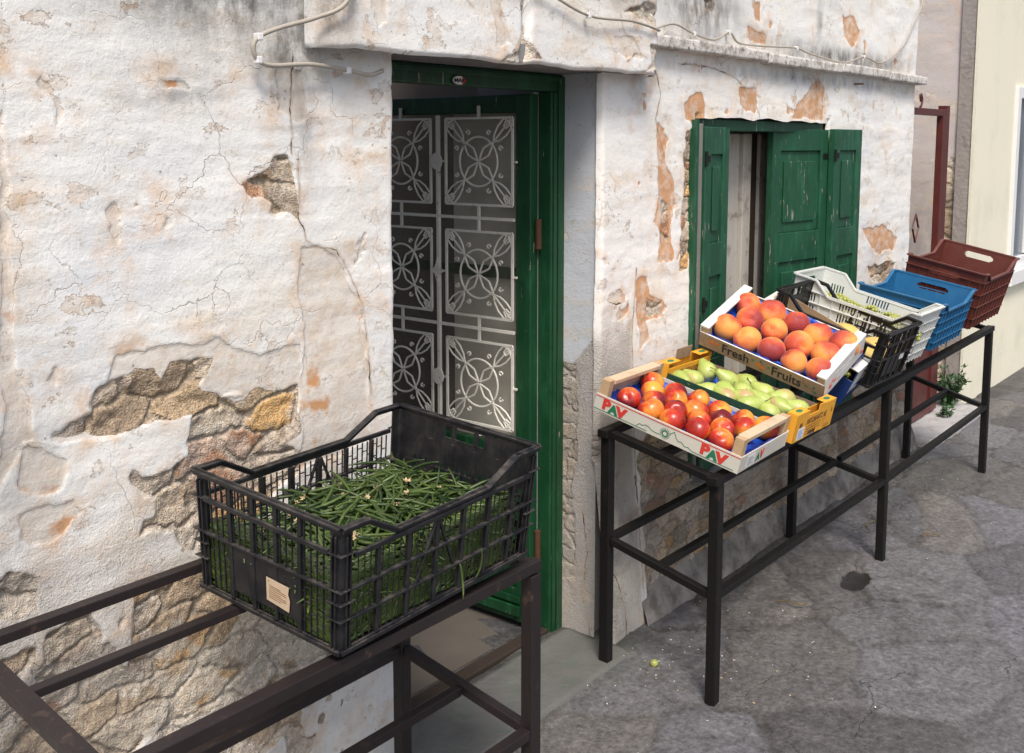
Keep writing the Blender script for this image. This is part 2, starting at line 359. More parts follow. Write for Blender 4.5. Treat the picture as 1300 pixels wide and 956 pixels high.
def glass():
    s = N('dusty_window_glass'); d = s.ramp(s.noise(5, 5), .3, .7, .08, .22)
    tr = s.n('ShaderNodeBsdfTransparent', i_Color=(.97, .97, .95, 1)); mx = s.n('ShaderNodeMixShader'); s.put(d, mx.inputs[0])
    s.put((.33, .30, .26), s.b.inputs['Base Color']); s.b.inputs['Roughness'].default_value = .18
    s.t.links.new(tr.outputs[0], mx.inputs[1]); s.t.links.new(s.b.outputs[0], mx.inputs[2])
    s.t.links.new(mx.outputs[0], s.t.nodes['Material Output'].inputs[0]); return s.mat
M['glass'] = glass()
M['pane'] = simple('blue_grey_window_glass', (.16, .19, .22), .12, .2, 3)
def fruit(name, c_y, c_r, c_d, lo, hi, rough, fuzz=0.0, streak=3.0):
    s = N(name); oi = s.n('ShaderNodeObjectInfo').outputs['Random']
    sep = s.n('ShaderNodeSeparateXYZ', i_0=s.co())
    off = s.n('ShaderNodeCombineXYZ', i_0=s.math('MULTIPLY', oi, 31), i_1=s.math('MULTIPLY', oi, 17))
    v = s.n('ShaderNodeVectorMath', operation='ADD'); s.put(s.co(), v.inputs[0]); s.put(off, v.inputs[1])
    n = s.noise(15, 4, .5, vec=v.outputs[0]); n2 = s.noise(60, 5, .65, vec=s.vmul((1.6, 1.6, .5), v.outputs[0]))
    f = s.math('ADD', s.math('MULTIPLY', sep.outputs[0], 8.0), n); f = s.math('ADD', f, s.math('MULTIPLY', s.math('SUBTRACT', n2, .5), .35))
    f = s.math('ADD', f, s.math('MULTIPLY', s.math('SUBTRACT', oi, .5), .5))
    c = s.mix(s.ramp(f, lo, hi), c_y, c_r); c = s.mix(s.ramp(f, hi, hi + .35), c, c_d)
    c = s.mix(s.ramp(s.noise(260, 2, .5, vec=v.outputs[0]), .68, .74, 0, .5), c, c_y)
    k = {}
    if fuzz: k = dict(Sheen_Weight=fuzz, Sheen_Roughness=.4, Sheen_Tint=(1, .8, .65, 1))
    return s.out(c, rough, s.bump(s.noise(120, 3), .0003), Subsurface_Weight=.05, Subsurface_Radius=(.01, .004, .002), **k)
M['nectarine'] = fruit('nectarine_skin', (.86, .36, .05), (.52, .034, .015), (.15, .010, .013), .16, .52, .27)
M['peach'] = fruit('peach_skin', (.80, .33, .07), (.60, .088, .036), (.30, .032, .034), .12, .55, .62, .35)
def pearmat():
    s = N('green_pear_skin'); oi = s.n('ShaderNodeObjectInfo').outputs['Random']
    c = s.mix(s.ramp(s.noise(16, 3), .3, .7), (.34, .44, .085), (.50, .56, .17)); c = s.mix(s.ramp(s.math('ADD', s.noise(11, 2), s.math('MULTIPLY', oi, .25)), .76, .92), c, (.50, .30, .16))
    c = s.mix(s.ramp(s.noise(300, 2), .64, .70, 0, .7), c, (.10, .13, .03)); return s.out(c, .36, s.bump(s.noise(90, 3), .0004), Subsurface_Weight=.04, Subsurface_Radius=(.006, .008, .002))
M['pear'] = pearmat()
def beanmat():
    s = N('green_bean_skin'); oi = s.n('ShaderNodeObjectInfo').outputs['Random']; n = s.noise(9, 3)
    f = s.math('ADD', s.math('MULTIPLY', oi, .6), s.math('MULTIPLY', n, .4)); c = s.mix(s.ramp(f, .15, .85), (.008, .026, .006), (.085, .130, .026))
    c = s.mix(s.ramp(s.noise(60, 4), .62, .72, 0, .5), c, (.16, .17, .05)); return s.out(c, .38, s.bump(s.noise(70, 3), .0006))
M['bean'] = beanmat()
M['petal'] = simple('dried_blossom', (.50, .38, .22), .8)
M['melon'] = simple('yellow_melon_rind', (.72, .50, .14), .5, .15, 9, 26, .003, dirt=(.55, .42, .16))
M['grape'] = simple('green_grape_skin', (.36, .38, .10), .25, .2, 40, Subsurface_Weight=.1, Subsurface_Radius=(.006, .006, .002))
M['stem'] = simple('brown_stem', (.16, .11, .04), .8)
M['tomato'] = simple('red_tomato_skin', (.55, .03, .015), .25)
M['leaf'] = simple('weed_leaf', (.022, .070, .014), .5, .5, 14)
def ground_mat():
    s = N('worn_stone_paving')
    c = s.attr('col', 'Color'); n = s.noise(7, 7, .65); n2 = s.noise(55, 6, .7)
    c = s.mix(.9, c, s.mix(s.ramp(n2, .25, .75), (.16, .155, .15), (.86, .85, .85)), 'OVERLAY'); c = s.mix(.6, c, s.mix(s.ramp(s.noise(19, 9, .75), .35, .65), (.30, .29, .285), (.72, .72, .74)), 'OVERLAY')
    c = s.mix(s.ramp(n, .56, .66, 0, .18), c, (.22, .20, .18)); c = s.mix(s.ramp(s.noise(22, 6, .7), .60, .68, 0, .6), c, (.055, .05, .048))
    c = s.mix(s.ramp(s.noise(120, 3, .6), .68, .72, 0, .6), c, (.36, .34, .31))
    c = s.mix(s.ramp(s.math('ADD', s.attr('stain'), s.math('MULTIPLY', s.math('SUBTRACT', s.noise(40, 5, .7), .5), .9)), .42, .50), c, (.020, .017, .015))
    dv = s.n('ShaderNodeVectorMath', operation='ADD'); s.put(s.co(), dv.inputs[0]); s.put(s.n('ShaderNodeVectorMath', operation='SCALE', i_0=s.n('ShaderNodeTexNoise', i_Vector=s.co(), i_Scale=5.0, i_Detail=6.0).outputs['Color'], i_Scale=.25).outputs[0], dv.inputs[1])
    ve = s.n('ShaderNodeTexVoronoi', feature='DISTANCE_TO_EDGE', i_Vector=dv.outputs[0], i_Scale=3.4).outputs['Distance']
    crz = s.math('MULTIPLY', s.ramp(ve, .0, .010, 1, 0), s.ramp(s.noise(2.2, 4), .44, .56)); c = s.mix(s.math('MULTIPLY', crz, .75), c, (.028, .025, .023))
    c = s.mix(s.attr('tint'), c, (.085, .125, .09))
    gv = s.n('ShaderNodeTexVoronoi', feature='DISTANCE_TO_EDGE', i_Vector=s.co(), i_Scale=38.0).outputs['Distance']
    b = s.bump(n, .006, .6); b = s.bump(crz, -.003, .8, b); b = s.bump(n2, .0035, .9, b); b = s.bump(s.noise(170, 4, .7), .0018, .9, b); b = s.bump(s.ramp(gv, 0, .12), .0012, .5, b)
    return s.out(c, s.ramp(n, .3, .7, .42, .75), b)
M['ground'] = ground_mat()
M['concrete'] = simple('rough_concrete_step', (.27, .26, .245), .9, .2, 9, 60, .004, dirt=(.16, .15, .14))
M['concrete_pale'] = simple('pale_cement_step', (.42, .41, .40), .9, .2, 9, 60, .004, dirt=(.26, .24, .22))
M['treadgreen'] = simple('green_stained_cement', (.125, .125, .115), .85, .3, 9, 50, .004, dirt=(.10, .125, .095), dirt_t=(.52, .70))

# ------------------------------------------------------------------ outlines of fallen plaster, toned plaster and cracks, in facade metres (x along the street, z up)
B1 = [(1.474, 1.615), (1.498, 1.63), (1.549, 1.638), (1.565, 1.67), (1.602, 1.676), (1.622, 1.636), (1.637, 1.584), (1.635, 1.535), (1.586, 1.541), (1.557, 1.539), (1.562, 1.564), (1.518, 1.585), (1.488, 1.595)]
B2 = [(1.026, 1.125), (1.053, 1.147), (1.096, 1.161), (1.106, 1.206), (1.154, 1.22), (1.196, 1.239), (1.228, 1.233), (1.253, 1.211), (1.279, 1.237), (1.388, 1.231), (1.349, 1.169), (1.385, 1.147), (1.432, 1.116), (1.48, 1.133), (1.564, 1.13), (1.623, 1.123), (1.622, 1.021), (1.581, 1.005), (1.623, 0.969), (1.612, 0.917), (1.514, 0.866), (1.428, 0.777), (1.304, 0.815), (1.277, 0.873), (1.189, 0.887), (1.197, 0.917), (1.231, 0.92), (1.233, 0.959), (1.2, 0.983), (1.169, 1.01), (1.177, 1.023), (1.226, 1.007), (1.27, 1.015), (1.315, 1.032), (1.337, 1.116), (1.24, 1.12), (1.149, 1.114)]
B3 = [(0.949, 1.134), (0.999, 1.118), (1.037, 1.075), (1.026, 1.03), (0.978, 1.023), (0.945, 1.048)]
B4 = [(0.894, 0.884), (0.916, 0.895), (0.94, 0.893), (0.966, 0.864), (0.967, 0.808), (0.92, 0.801), (0.89, 0.812)]
B4b = [(0.946, 0.996), (0.993, 1.007), (1.049, 1.004), (1.064, 0.971), (1.021, 0.935), (0.988, 0.913), (0.95, 0.94)]
B5 = [(0.98, 0.755), (1.029, 0.762), (1.07, 0.75), (1.094, 0.696), (1.074, 0.653), (0.975, 0.663), (0.962, 0.714)]
B6 = [(1.17, 0.79), (1.31, 0.78), (1.49, 0.69), (1.70, 0.54), (1.76, 0.38), (1.55, 0.33), (1.33, 0.42), (1.13, 0.45), (1.15, 0.64)]
A1 = [(1.64, 1.462), (1.681, 1.462), (1.748, 1.438), (1.793, 1.376), (1.829, 1.302), (1.843, 1.21), (1.854, 1.065), (1.851, 0.942), (1.617, 0.916), (1.622, 1.021), (1.633, 1.145), (1.639, 1.334)]
A2 = [(1.156, 1.268), (1.247, 1.279), (1.394, 1.275), (1.51, 1.221), (1.626, 1.222), (1.627, 1.107), (1.348, 1.142), (1.244, 1.212), (1.118, 1.202)]
A3 = [(1.272, 1.841), (1.312, 1.835), (1.346, 1.817), (1.298, 1.815)]
A4 = [(1.588, 1.874), (1.664, 1.87), (1.661, 1.76), (1.63, 1.751), (1.573, 1.776)]
A5 = [(1.024, 1.821), (1.038, 1.793), (1.061, 1.764), (1.053, 1.734), (1.048, 1.749), (1.037, 1.778), (1.02, 1.804)]
R1 = [(3.249, 1.785), (3.303, 1.769), (3.332, 1.722), (3.313, 1.652), (3.371, 1.553), (3.385, 1.481), (3.343, 1.398), (3.37, 1.281), (3.27, 1.29), (3.278, 1.374), (3.249, 1.431), (3.263, 1.514), (3.27, 1.625), (3.246, 1.722)]
R2 = [(3.44, 1.85), (3.555, 1.906), (3.594, 1.84), (3.578, 1.79), (3.53, 1.781), (3.442, 1.799)]
R3 = [(4.359, 1.811), (4.41, 1.879), (4.639, 1.991), (4.714, 1.952), (4.698, 1.817)]
R4 = [(3.852, 1.93), (3.876, 1.848), (4.017, 1.82), (4.024, 1.937)]
R5 = [(4.895, 2.299), (5.032, 2.297), (5.109, 2.237), (4.997, 2.148), (4.914, 2.203)]
R6 = [(3.926, 2.172), (4.091, 2.139), (4.086, 2.098), (3.944, 2.113)]
R7 = [(3.571, 2.227), (3.65, 2.235), (3.633, 2.193), (3.572, 2.193)]
R8 = [(3.969, 2.268), (4.032, 2.274), (4.031, 2.181), (3.981, 2.183)]
R10 = [(5.335, 1.086), (5.744, 1.067), (5.669, 0.98), (5.553, 0.958), (5.388, 1.008)]
R9 = [(5.239, 1.281), (5.515, 1.289), (5.764, 1.206), (5.711, 1.133), (5.418, 1.14)]
R11 = [(3.124, 1.242), (3.197, 1.24), (3.22, 1.176), (3.325, 1.118), (3.287, 1.088), (3.201, 1.085), (3.213, 1.027), (3.151, 0.994), (3.117, 1.11)]
R12 = [(3.444, 1.751), (3.525, 1.766), (3.523, 1.534), (3.475, 1.228), (3.417, 1.233), (3.441, 1.508)]
C1 = [(0.955, 1.958), (0.948, 1.832), (0.952, 1.704), (0.946, 1.487), (0.954, 1.278), (0.976, 1.136), (0.954, 1.141), (0.903, 1.031)]  # strip at the left edge, given the undercoat tone
cab1 = [(1.701, 2.018), (1.641, 1.984), (1.557, 1.957), (1.507, 1.934), (1.492, 1.91), (1.506, 1.884), (1.545, 1.874), (1.659, 1.883), (1.77, 1.875), (1.841, 1.868), (1.889, 1.881)]
cab2 = [(3.174, 2.086), (3.31, 2.117), (3.456, 2.094), (3.611, 2.085), (3.726, 2.121), (3.8, 2.088), (3.951, 2.088), (4.138, 2.096), (4.339, 2.104), (4.493, 2.089), (4.86, 2.074), (5.113, 2.116), (5.353, 2.102), (5.64, 2.2), (5.805, 2.333)]
cab3 = [(2.465, 2.128), (2.68, 2.082), (2.921, 2.087), (3.095, 2.074)]
cr1 = [(1.396, 2.004), (1.402, 1.939), (1.392, 1.885)]
cr2 = [(1.639, 1.669), (1.637, 1.531), (1.652, 1.474), (1.681, 1.459), (1.748, 1.442), (1.793, 1.386), (1.831, 1.302), (1.851, 1.199), (1.859, 1.064)]
cr3 = [(1.628, 1.903), (1.619, 1.778), (1.621, 1.678)]
cr4 = [(3.229, 1.938), (3.262, 1.872), (3.233, 1.79), (3.307, 1.653)]
cr5 = [(3.378, 1.987), (3.612, 1.987), (3.837, 1.954), (4.014, 1.868), (4.054, 1.805)]
cr6 = [(4.343, 2.027), (4.405, 1.947), (4.362, 1.878)]
cr7 = [(1.065, 1.629), (1.071, 1.584), (1.058, 1.554), (1.1, 1.513), (1.158, 1.485)]
cr8 = [(1.689, 1.742), (1.736, 1.658), (1.765, 1.601), (1.774, 1.552)]

# ------------------------------------------------------------------ the house
W = 1.95
def rnd(d, r): t = np.clip(d, 0, r); return r - np.sqrt(np.maximum(r * r - (r - t) ** 2, 0))
def ar(a, b, s): return list(np.linspace(a, b, max(2, int(round((b - a) / s)) + 1)))
def joinu(*segs):
    o = list(segs[0])
    for s in segs[1:]: o += s[1:]
    return o
house = empty('stone_house', (1.95, W, 0))
tag(house, 'old whitewashed stone house with peeling plaster, green door and shutters', 'house')
house_inv = Matrix.Translation((-1.95, -W, 0))
def HX(p): return Vector(p) + Vector((-1.95, -W, 0))
hx, hy = -1.95, -W

DX0, DX1, DZ = 1.952, 2.90, 1.93
WX0, WX1, WZ0, WZ1 = 3.53, 4.77, .40, 1.80
CX = 5.97
U = joinu(ar(.3, .9, .012), ar(.9, DX0, .0045), ar(DX0, DX1, .03), ar(DX1, WX0, .006), ar(WX0, WX1, .02), ar(WX1, CX, .009))
V = joinu(ar(-.02, DZ, .005), ar(DZ, 2.8, .008))
def wexpo(x, z):
    right = (x > DX1 + .02)
    e = np.where(right, (.58 - z) * .55 + (fbm(x, z, 4.5, 5, 77) - .42) * .45, (.45 - z) * .18 + (fbm(x, z, 4.5, 5, 78) - .55) * .50)
    e = np.where(right & (x < 3.16), -.2, e)
    e2 = (fbm(x, z, 5.5, 5, 79) - .74) * .4
    return np.where(z > .8, -.3, np.maximum(e, e2))
def gau(x, z, cx, cz, a, b, p=1.0): return p * np.exp(-((x - cx) / a) ** 2 - ((z - cz) / b) ** 2)
def wstain(x, z):
    s = np.maximum.reduce([gau(x, z, 1.45, 2.08, .30, .17, 1.15), gau(x, z, 1.62, 1.93, .10, .12, .9), gau(x, z, 3.55, 2.20, .30, .12, .9), gau(x, z, 4.9, 2.10, .9, .045, .9),
        gau(x, z, 4.62, 2.2, .03, .14, .7), gau(x, z, 3.15, 1.95, .08, .10, .6), gau(x, z, 4.6, 1.985, 1.3, .03, .55), gau(x, z, 1.1, 2.05, .10, .1, .35), gau(x, z, 1.33, 1.80, .13, .022, .55),
        gau(x, z, .90, .95, .12, .45, .35), gau(x, z, 2.97, .35, .12, .5, .45), gau(x, z, 1.66, 1.75, .04, .16, .45), gau(x, z, 4.2, .2, 1.6, .25, .35)])
    return np.clip(s, 0, 1)
def wrough(x, z):
    p = sst(2.86, 2.90, x) * (1 - sst(3.08, 3.12, x)) * (1 - sst(.98, 1.22, z + (fbm(x, z, 9, 3, 5) - .5) * .3))
    q = sst(.52, .68, fbm(x, z, 3.0, 4, 55)) * (1 - sst(.8, 1.1, z)) * .45
    return np.clip(np.maximum(p, q), 0, 1)
def wfn(x, z, d):
    ex = x + (fbm(z, z * 0, 9, 4, 31) - .5) * .022 * (np.exp(-np.abs(x - DX1) / .06) * .15 + np.exp(-np.abs(x - DX0) / .03) * .5 + np.exp(-np.abs(x - WX0) / .04) + np.exp(-np.abs(x - WX1) / .04)) + (fbm(z, z * 0, 5, 4, 35) - .5) * .03 * np.exp(-np.abs(x - CX) / .06)
    ez = z + (fbm(x, x * 0, 7, 3, 33) - .5) * .02 * np.exp(-np.abs(z - WZ1) / .04)
    batter = -.055 * (1 - sst(.0, .85, z)) * sst(2.88, 2.9, x)
    return ex + hx, W - d + batter + hy, ez
def e_door(x, z): return np.where(z < DZ, rnd(np.where(x > 2.4, x - DX1, DX0 - x), .022), 0)
def e_win(x, z):
    inz = (z > WZ0 - .02) & (z < WZ1 + .02); inx = (x > WX0 - .02) & (x < WX1 + .02)
    return np.where(inz & (x > WX1 - .001), rnd(x - WX1, .015), 0) + np.where(inz & (x < WX0 + .001), rnd(WX0 - x, .015), 0)
def e_cor(x, z): return rnd(CX - x, .03)
Bp = [B1, B2, B4, B5, B6, R7, R10, R12, [(3.20, 1.16), (3.29, 1.13), (3.28, 1.09), (3.20, 1.10)], [(3.29, 1.50), (3.34, 1.48), (3.33, 1.36), (3.28, 1.38)], [(3.13, -.1), (3.13, .60), (3.22, .72), (3.34, .62), (3.45, .66), (3.53, .42), (4.2, .40), (4.78, .46), (5.2, .56), (5.55, .40), (5.97, .38), (5.97, -.1)]]
Ap = [A1, A2, A3, A4, A5, B3, B4b, R1, R2, R11, R3, R4, R5, R6, R8, R9, C1]
joint = [[(2.90, .88), (2.96, .865), (3.03, .875), (3.10, .87)], [(2.95, 1.18), (3.0, 1.16), (3.07, 1.165)], [(3.12, 1.27), (3.10, 1.05), (3.11, .7), (3.105, .3), (3.12, 0)], [(2.9, .28), (2.95, .22), (2.99, .1), (3.0, 0)]]
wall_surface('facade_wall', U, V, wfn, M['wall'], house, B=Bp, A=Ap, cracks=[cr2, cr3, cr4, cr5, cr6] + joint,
             holes=[(DX0, DX1, -1, DZ), (WX0, WX1, WZ0, WZ1)], expo=wexpo, stain=wstain, rough=wrough, edges=(e_door, e_win, e_cor), seed=1, vs=lambda x, z: np.where(x > 2.4, 1.75, 1.35), rust=lambda x, z: sst(2.95, 3.1, x) * sst(.9, 1.1, z), smk=lambda x, z: np.where(x > 2.4, .55, np.where(z > .85, .55, 1.0)) * (1 - .6 * sst(.7, .3, z) * 0), dark=lambda x, z: np.where(x > 2.4, 1 - .28 * (1 - sst(.35, .9, z)), 1 - .2 * (1 - sst(.3, .7, z))))  # dark: shade of the narrow street painted into the lower stones' colour
# door reveal, right hand side
def rfn(y, z, d): return DX1 + .010 - d * .5 + hx, y + hy, z
wall_surface('door_reveal', ar(1.968, 2.16, .005), ar(-.02, 1.93, .006), rfn, M['reveal'], house,
             B=[[(2.3, .945), (2.05, .955), (2.045, .7), (2.06, .5), (2.05, .2), (2.3, .15)]], cracks=[[(2.02, .45), (2.0, .3), (2.02, .15), (1.98, 0)]],
             rough=lambda y, z: 1 - sst(-.006, .006, z - (.955 + 2.2 * np.clip(2.07 - y, 0, 1) ** 1.25 + (fbm(y, z, 20, 3, 6) - .5) * .02)), seed=5, lump=.7, flip=True, vs=lambda y, z: 1.7 + 0 * y)
# lintel block over the door, standing proud of the wall
def l_edges(x, z): return rnd(x - 1.66, .07) + rnd(3.135 - x, .05) + rnd(z - 1.925, .010)
def lcr(x, z): return 0
def lfn(x, z, d):
    return x + hx, 1.87 - d + hy, z + (fbm(x, x * 0, 6, 3, 91) - .5) * .018 * np.exp(-(z - 1.925) / .05)
def cracklintel(x, z): return .02 * np.exp(-((x - 2.40 + (z - 2.0) * -.1) / .016) ** 2) * (z > 1.92)
wall_surface('lintel', ar(1.655, 3.138, .005), ar(1.925, 2.8, .006), lfn, M['wall'], house,
             B=[[(2.375, 2.10), (2.41, 2.12), (2.405, 2.0), (2.46, 1.95), (2.48, 1.93), (2.30, 1.925), (2.36, 1.96), (2.39, 2.0)], [(3.05, 2.02), (3.13, 2.03), (3.14, 1.92), (3.02, 1.93), (3.07, 1.95)], [(2.9, 2.12), (3.05, 2.16), (3.14, 2.12), (3.13, 2.07), (3.0, 2.10)]],
             A=[[(1.80, 2.10), (1.86, 2.12), (1.86, 2.0), (1.82, 1.98)], [(2.24, 2.1), (2.3, 2.1), (2.33, 1.98), (2.28, 1.96)], [(2.84, 2.03), (2.95, 2.05), (3.0, 1.98), (2.88, 1.97)]],
             cracks=[[(2.01, 2.3), (2.012, 2.10), (2.06, 2.075), (2.12, 2.09), (2.17, 2.06)], [(2.385, 2.25), (2.39, 2.1), (2.40, 2.02), (2.35, 1.96)], [(2.391, 2.25), (2.396, 2.1), (2.406, 2.02), (2.356, 1.955)], [(2.379, 2.2), (2.384, 2.1), (2.393, 2.02), (2.343, 1.96)], [(2.88, 2.1), (2.90, 2.05), (2.98, 2.03)], [(2.92, 1.96), (2.97, 1.99), (3.03, 1.98)]],
             stain=lambda x, z: np.clip(gau(x, z, 1.70, 2.05, .05, .14, .9) + gau(x, z, 2.38, 2.13, .12, .03, .8) + gau(x, z, 2.95, 2.2, .2, .08, .8) + gau(x, z, 1.8, 2.35, .4, .15, .5), 0, 1),
             edges=(l_edges, cracklintel), seed=9, lump=.8)
M['soffit'] = simple('grey_soffit_plaster', (.24, .235, .225), .9, .25, 7, 40, .004, dirt=(.10, .095, .09))  # underside plaster in a darker grey than the wall front
b = MB(HX); b.box((1.69, 1.885, 1.93), (3.10, 2.20, 1.98)); b.build('lintel_soffit', M['soffit'], house)
# ledge of rough slabs
def rough_block(name, a, c, mat, parent, amp=.004, cell=.02, seed=0, xf=HX, sc=14):
    a = np.array(a, float); c = np.array(c, float); n = np.maximum(1, np.round((c - a) / cell).astype(int)); vs = []; fs = []; key = {}
    def vid(p):
        k = tuple(np.round(p, 5))
        if k not in key: key[k] = len(vs); vs.append(p)
        return key[k]
    for ax in range(3):
        u, v = (ax + 1) % 3, (ax + 2) % 3
        for side in (0, 1):
            for i in range(n[u]):
                for j in range(n[v]):
                    q = []
                    for (di, dj) in ((0, 0), (1, 0), (1, 1), (0, 1)):
                        p = np.zeros(3); p[ax] = c[ax] if side else a[ax]; p[u] = a[u] + (c[u] - a[u]) * (i + di) / n[u]; p[v] = a[v] + (c[v] - a[v]) * (j + dj) / n[v]; q.append(vid(p))
                    fs.append(tuple(q) if side else tuple(q[::-1]))
    P = np.array(vs); ctr = (a + c) / 2; nrm = (P - ctr) / (c - a); nrm = np.sign(nrm) * np.abs(nrm * 2) ** 6
    ln = np.linalg.norm(nrm, axis=1, keepdims=True) + 1e-9; nrm = nrm / ln
    d = (fbm(P[:, 0] + P[:, 1] * .7, P[:, 2] + P[:, 1] * 1.3, sc, 4, seed) - .5) * 2 * amp
    cr_ = np.clip(ln[:, 0] - 1.2, 0, 1) * amp * 1.2
    P = P + nrm * (d - cr_)[:, None]
    o = MB(xf); o.add([tuple(p) for p in P], fs); ob = o.build(name, mat, parent, smooth=True); return ob
for i, (x0, x1, dz) in enumerate([(3.10, 4.03, 0), (4.036, 4.80, -.006), (4.806, 5.42, -.002), (5.427, 5.995, -.008)]):
    rough_block('ledge_slab', (x0, 1.905, 2.028 + dz), (x1, 2.02, 2.070 + dz), M['ledge'], house, .0028, .009, 40 + i)
# body of the walls behind the plaster, and the dim room
b = MB(HX)
for (x0, x1, z0, z1) in [(-.6, DX0 - .02, -.05, 1.99), (2.925, WX0 - .015, -.05, 1.99), (WX1 + .015, CX - .04, -.05, 1.99), (WX0 - .02, WX1 + .02, -.05, WZ0 - .01), (WX0 - .02, WX1 + .02, WZ1 + .012, 1.99)]:
    b.box((x0, 1.99, z0), (x1, 2.50, z1))
b.box((-.6, 1.99, 1.995), (CX - .04, 2.5, 2.78))
b.build('wall_core', M['greywall'], house)
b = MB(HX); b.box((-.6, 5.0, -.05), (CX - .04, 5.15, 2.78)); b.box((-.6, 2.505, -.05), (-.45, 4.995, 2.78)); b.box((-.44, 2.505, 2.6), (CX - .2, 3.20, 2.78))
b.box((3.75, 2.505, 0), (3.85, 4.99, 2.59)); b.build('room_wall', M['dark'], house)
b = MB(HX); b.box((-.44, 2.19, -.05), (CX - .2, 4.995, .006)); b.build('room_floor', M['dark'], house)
b = MB(HX); b.box((CX - .19, 2.505, -.05), (CX - .02, 4.995, 2.78)); b.box((CX - .038, 1.985, -.05), (CX - .02, 2.5, 2.78)); b.build('side_wall', M['wall'], house)
b = MB(HX); b.box((-.62, 1.90, 2.81), (CX + .03, 3.25, 2.95)); b.build('roof', M['roof'], house)  # roof and ceiling end early: added opening lets skylight into the room
M['skirt'] = simple('damp_cement_skirting', (.27, .25, .225), .92, .3, 6, 50, .005, dirt=(.13, .115, .10), dirt_t=(.42, .6))
# cement skirting
wall_surface('skirting', ar(3.10, CX - .01, .012), ar(0, .17, .008), lambda x, z, d: (x + hx, 1.865 + (z / .17) ** 1.5 * .07 - d + hy, z * (.75 + .5 * fbm(x, x * 0, 3, 3, 3))), M['skirt'], house, seed=33, lump=1.2)

# ---- door frame and open leaf
df = empty('door_frame'); df.parent = house; D = lambda p: HX(p)
b = MB(HX); b.box((1.952, 2.11, 1.872), (2.905, 2.165, 1.928)); b.box((2.842, 2.11, -.01), (2.905, 2.165, 1.8715)); b.box((1.952, 2.11, -.01), (2.0, 2.165, 1.8715))
fr = b.build('frame', M['green_door'], df, bevel=.004)
b = MB(HX); b.box((2.852, 2.105, -.01), (2.870, 2.1095, 1.868)); b.box((2.875, 2.103, -.01), (2.908, 2.1095, 1.92)); b.box((1.952, 2.103, 1.905), (2.874, 2.1095, 1.92)); b.build('moulding', M['green_door'], df, bevel=.002)
b = MB(HX); b.box((2.0005, 2.112, -.015), (2.8415, 2.163, .020)); b.build('threshold', M['darkwood'], df, bevel=.004)
b = MB(HX); b.box((2.818, 2.166, 0), (2.846, 2.19, 1.87)); b.build('jamb_strip', M['greywall'], df)
for z in (1.40, .32):
    b = MB(HX); b.tube([(2.828, 2.152, z - .05), (2.828, 2.152, z + .05)], .011, 10); b.build('hinge', M['rust'], df, smooth=False)
# round maker's sticker
b = MB(HX); n = 28; cx_, cz_ = 2.376, 1.886
b.prism([(cx_ + .029 * math.cos(2 * math.pi * k / n), cz_ + .0125 * math.sin(2 * math.pi * k / n)) for k in range(n)], lambda u, v, w: (u, 2.1025 - w * 1.0, v), 0, .001)
stk = b.build('sticker', M['white'], df)
b = MB(HX); pts = [(cx_ + .0288 * math.cos(a), cz_ + .0123 * math.sin(a)) for a in np.linspace(-1.1, 1.1, 12)]
b.prism(pts[::-1], lambda u, v, w: (u, 2.1014 - w, v), 0, .0006); b.build('red_tip', M['red'], stk)
RX90 = Matrix.Rotation(R(90), 4, 'X')
text_obj('lettering', 'MAK', .0155, M['ink'], stk, Matrix.Translation(HX((cx_ - .0245, 2.1000, cz_ - .0055))) @ RX90, 1.55, .0004)

M['pane_backing'] = simple('pale_backing_sheet', (.80, .77, .71), .9, .08, 6, 60, .001)
door = empty('door'); door.parent = house
LX = 2.80; y0, y1 = 2.165, 2.975
b = MB(HX)
b.box((LX, y0, .03), (LX + .042, y0 + .062, 1.865)); b.box((LX, y1 - .06, .03), (LX + .042, y1, 1.865))
b.box((LX + .001, y0 + .0625, 1.805), (LX + .041, y1 - .0605, 1.864)); b.box((LX + .001, y0 + .0625, .56), (LX + .041, y1 - .0605, .66)); b.box((LX + .001, y0 + .0625, .031), (LX + .041, y1 - .0605, .15))
b.build('leaf_frame', M['green_door'], door, bevel=.003)
b = MB(HX); b.box((LX + .012, y0 + .063, .1505), (LX + .030, y1 - .061, .5595)); b.box((LX + .004, y0 + .12, .21), (LX + .0118, y1 - .12, .50)); b.build('panel', M['green_door'], door, bevel=.003)
b = MB(HX); b.box((LX - .008, y0 + .04, .10), (LX - .0005, y1 - .03, .125)); b.box((LX - .014, y0 + .04, .055), (LX - .0005, y1 - .03, .09)); b.build('weather_board', M['green_door'], door, bevel=.002)
b = MB(HX); b.box((LX + .020, y0 + .063, .6605), (LX + .024, y1 - .061, 1.8045)); b.build('glass', M['glass'], door)
b = MB(HX); b.box((LX + .045, y0 + .01, 1.235), (LX + .062, y1, 1.275)); b.build('brace', M['green_door'], door, bevel=.002)
b = MB(HX); b.box((LX + .066, y0 + .03, .62), (LX + .069, 2.565, 1.83)); b.build('pane_backing', M['pane_backing'], door)  # pale sheet added behind the glass to brighten the near panes
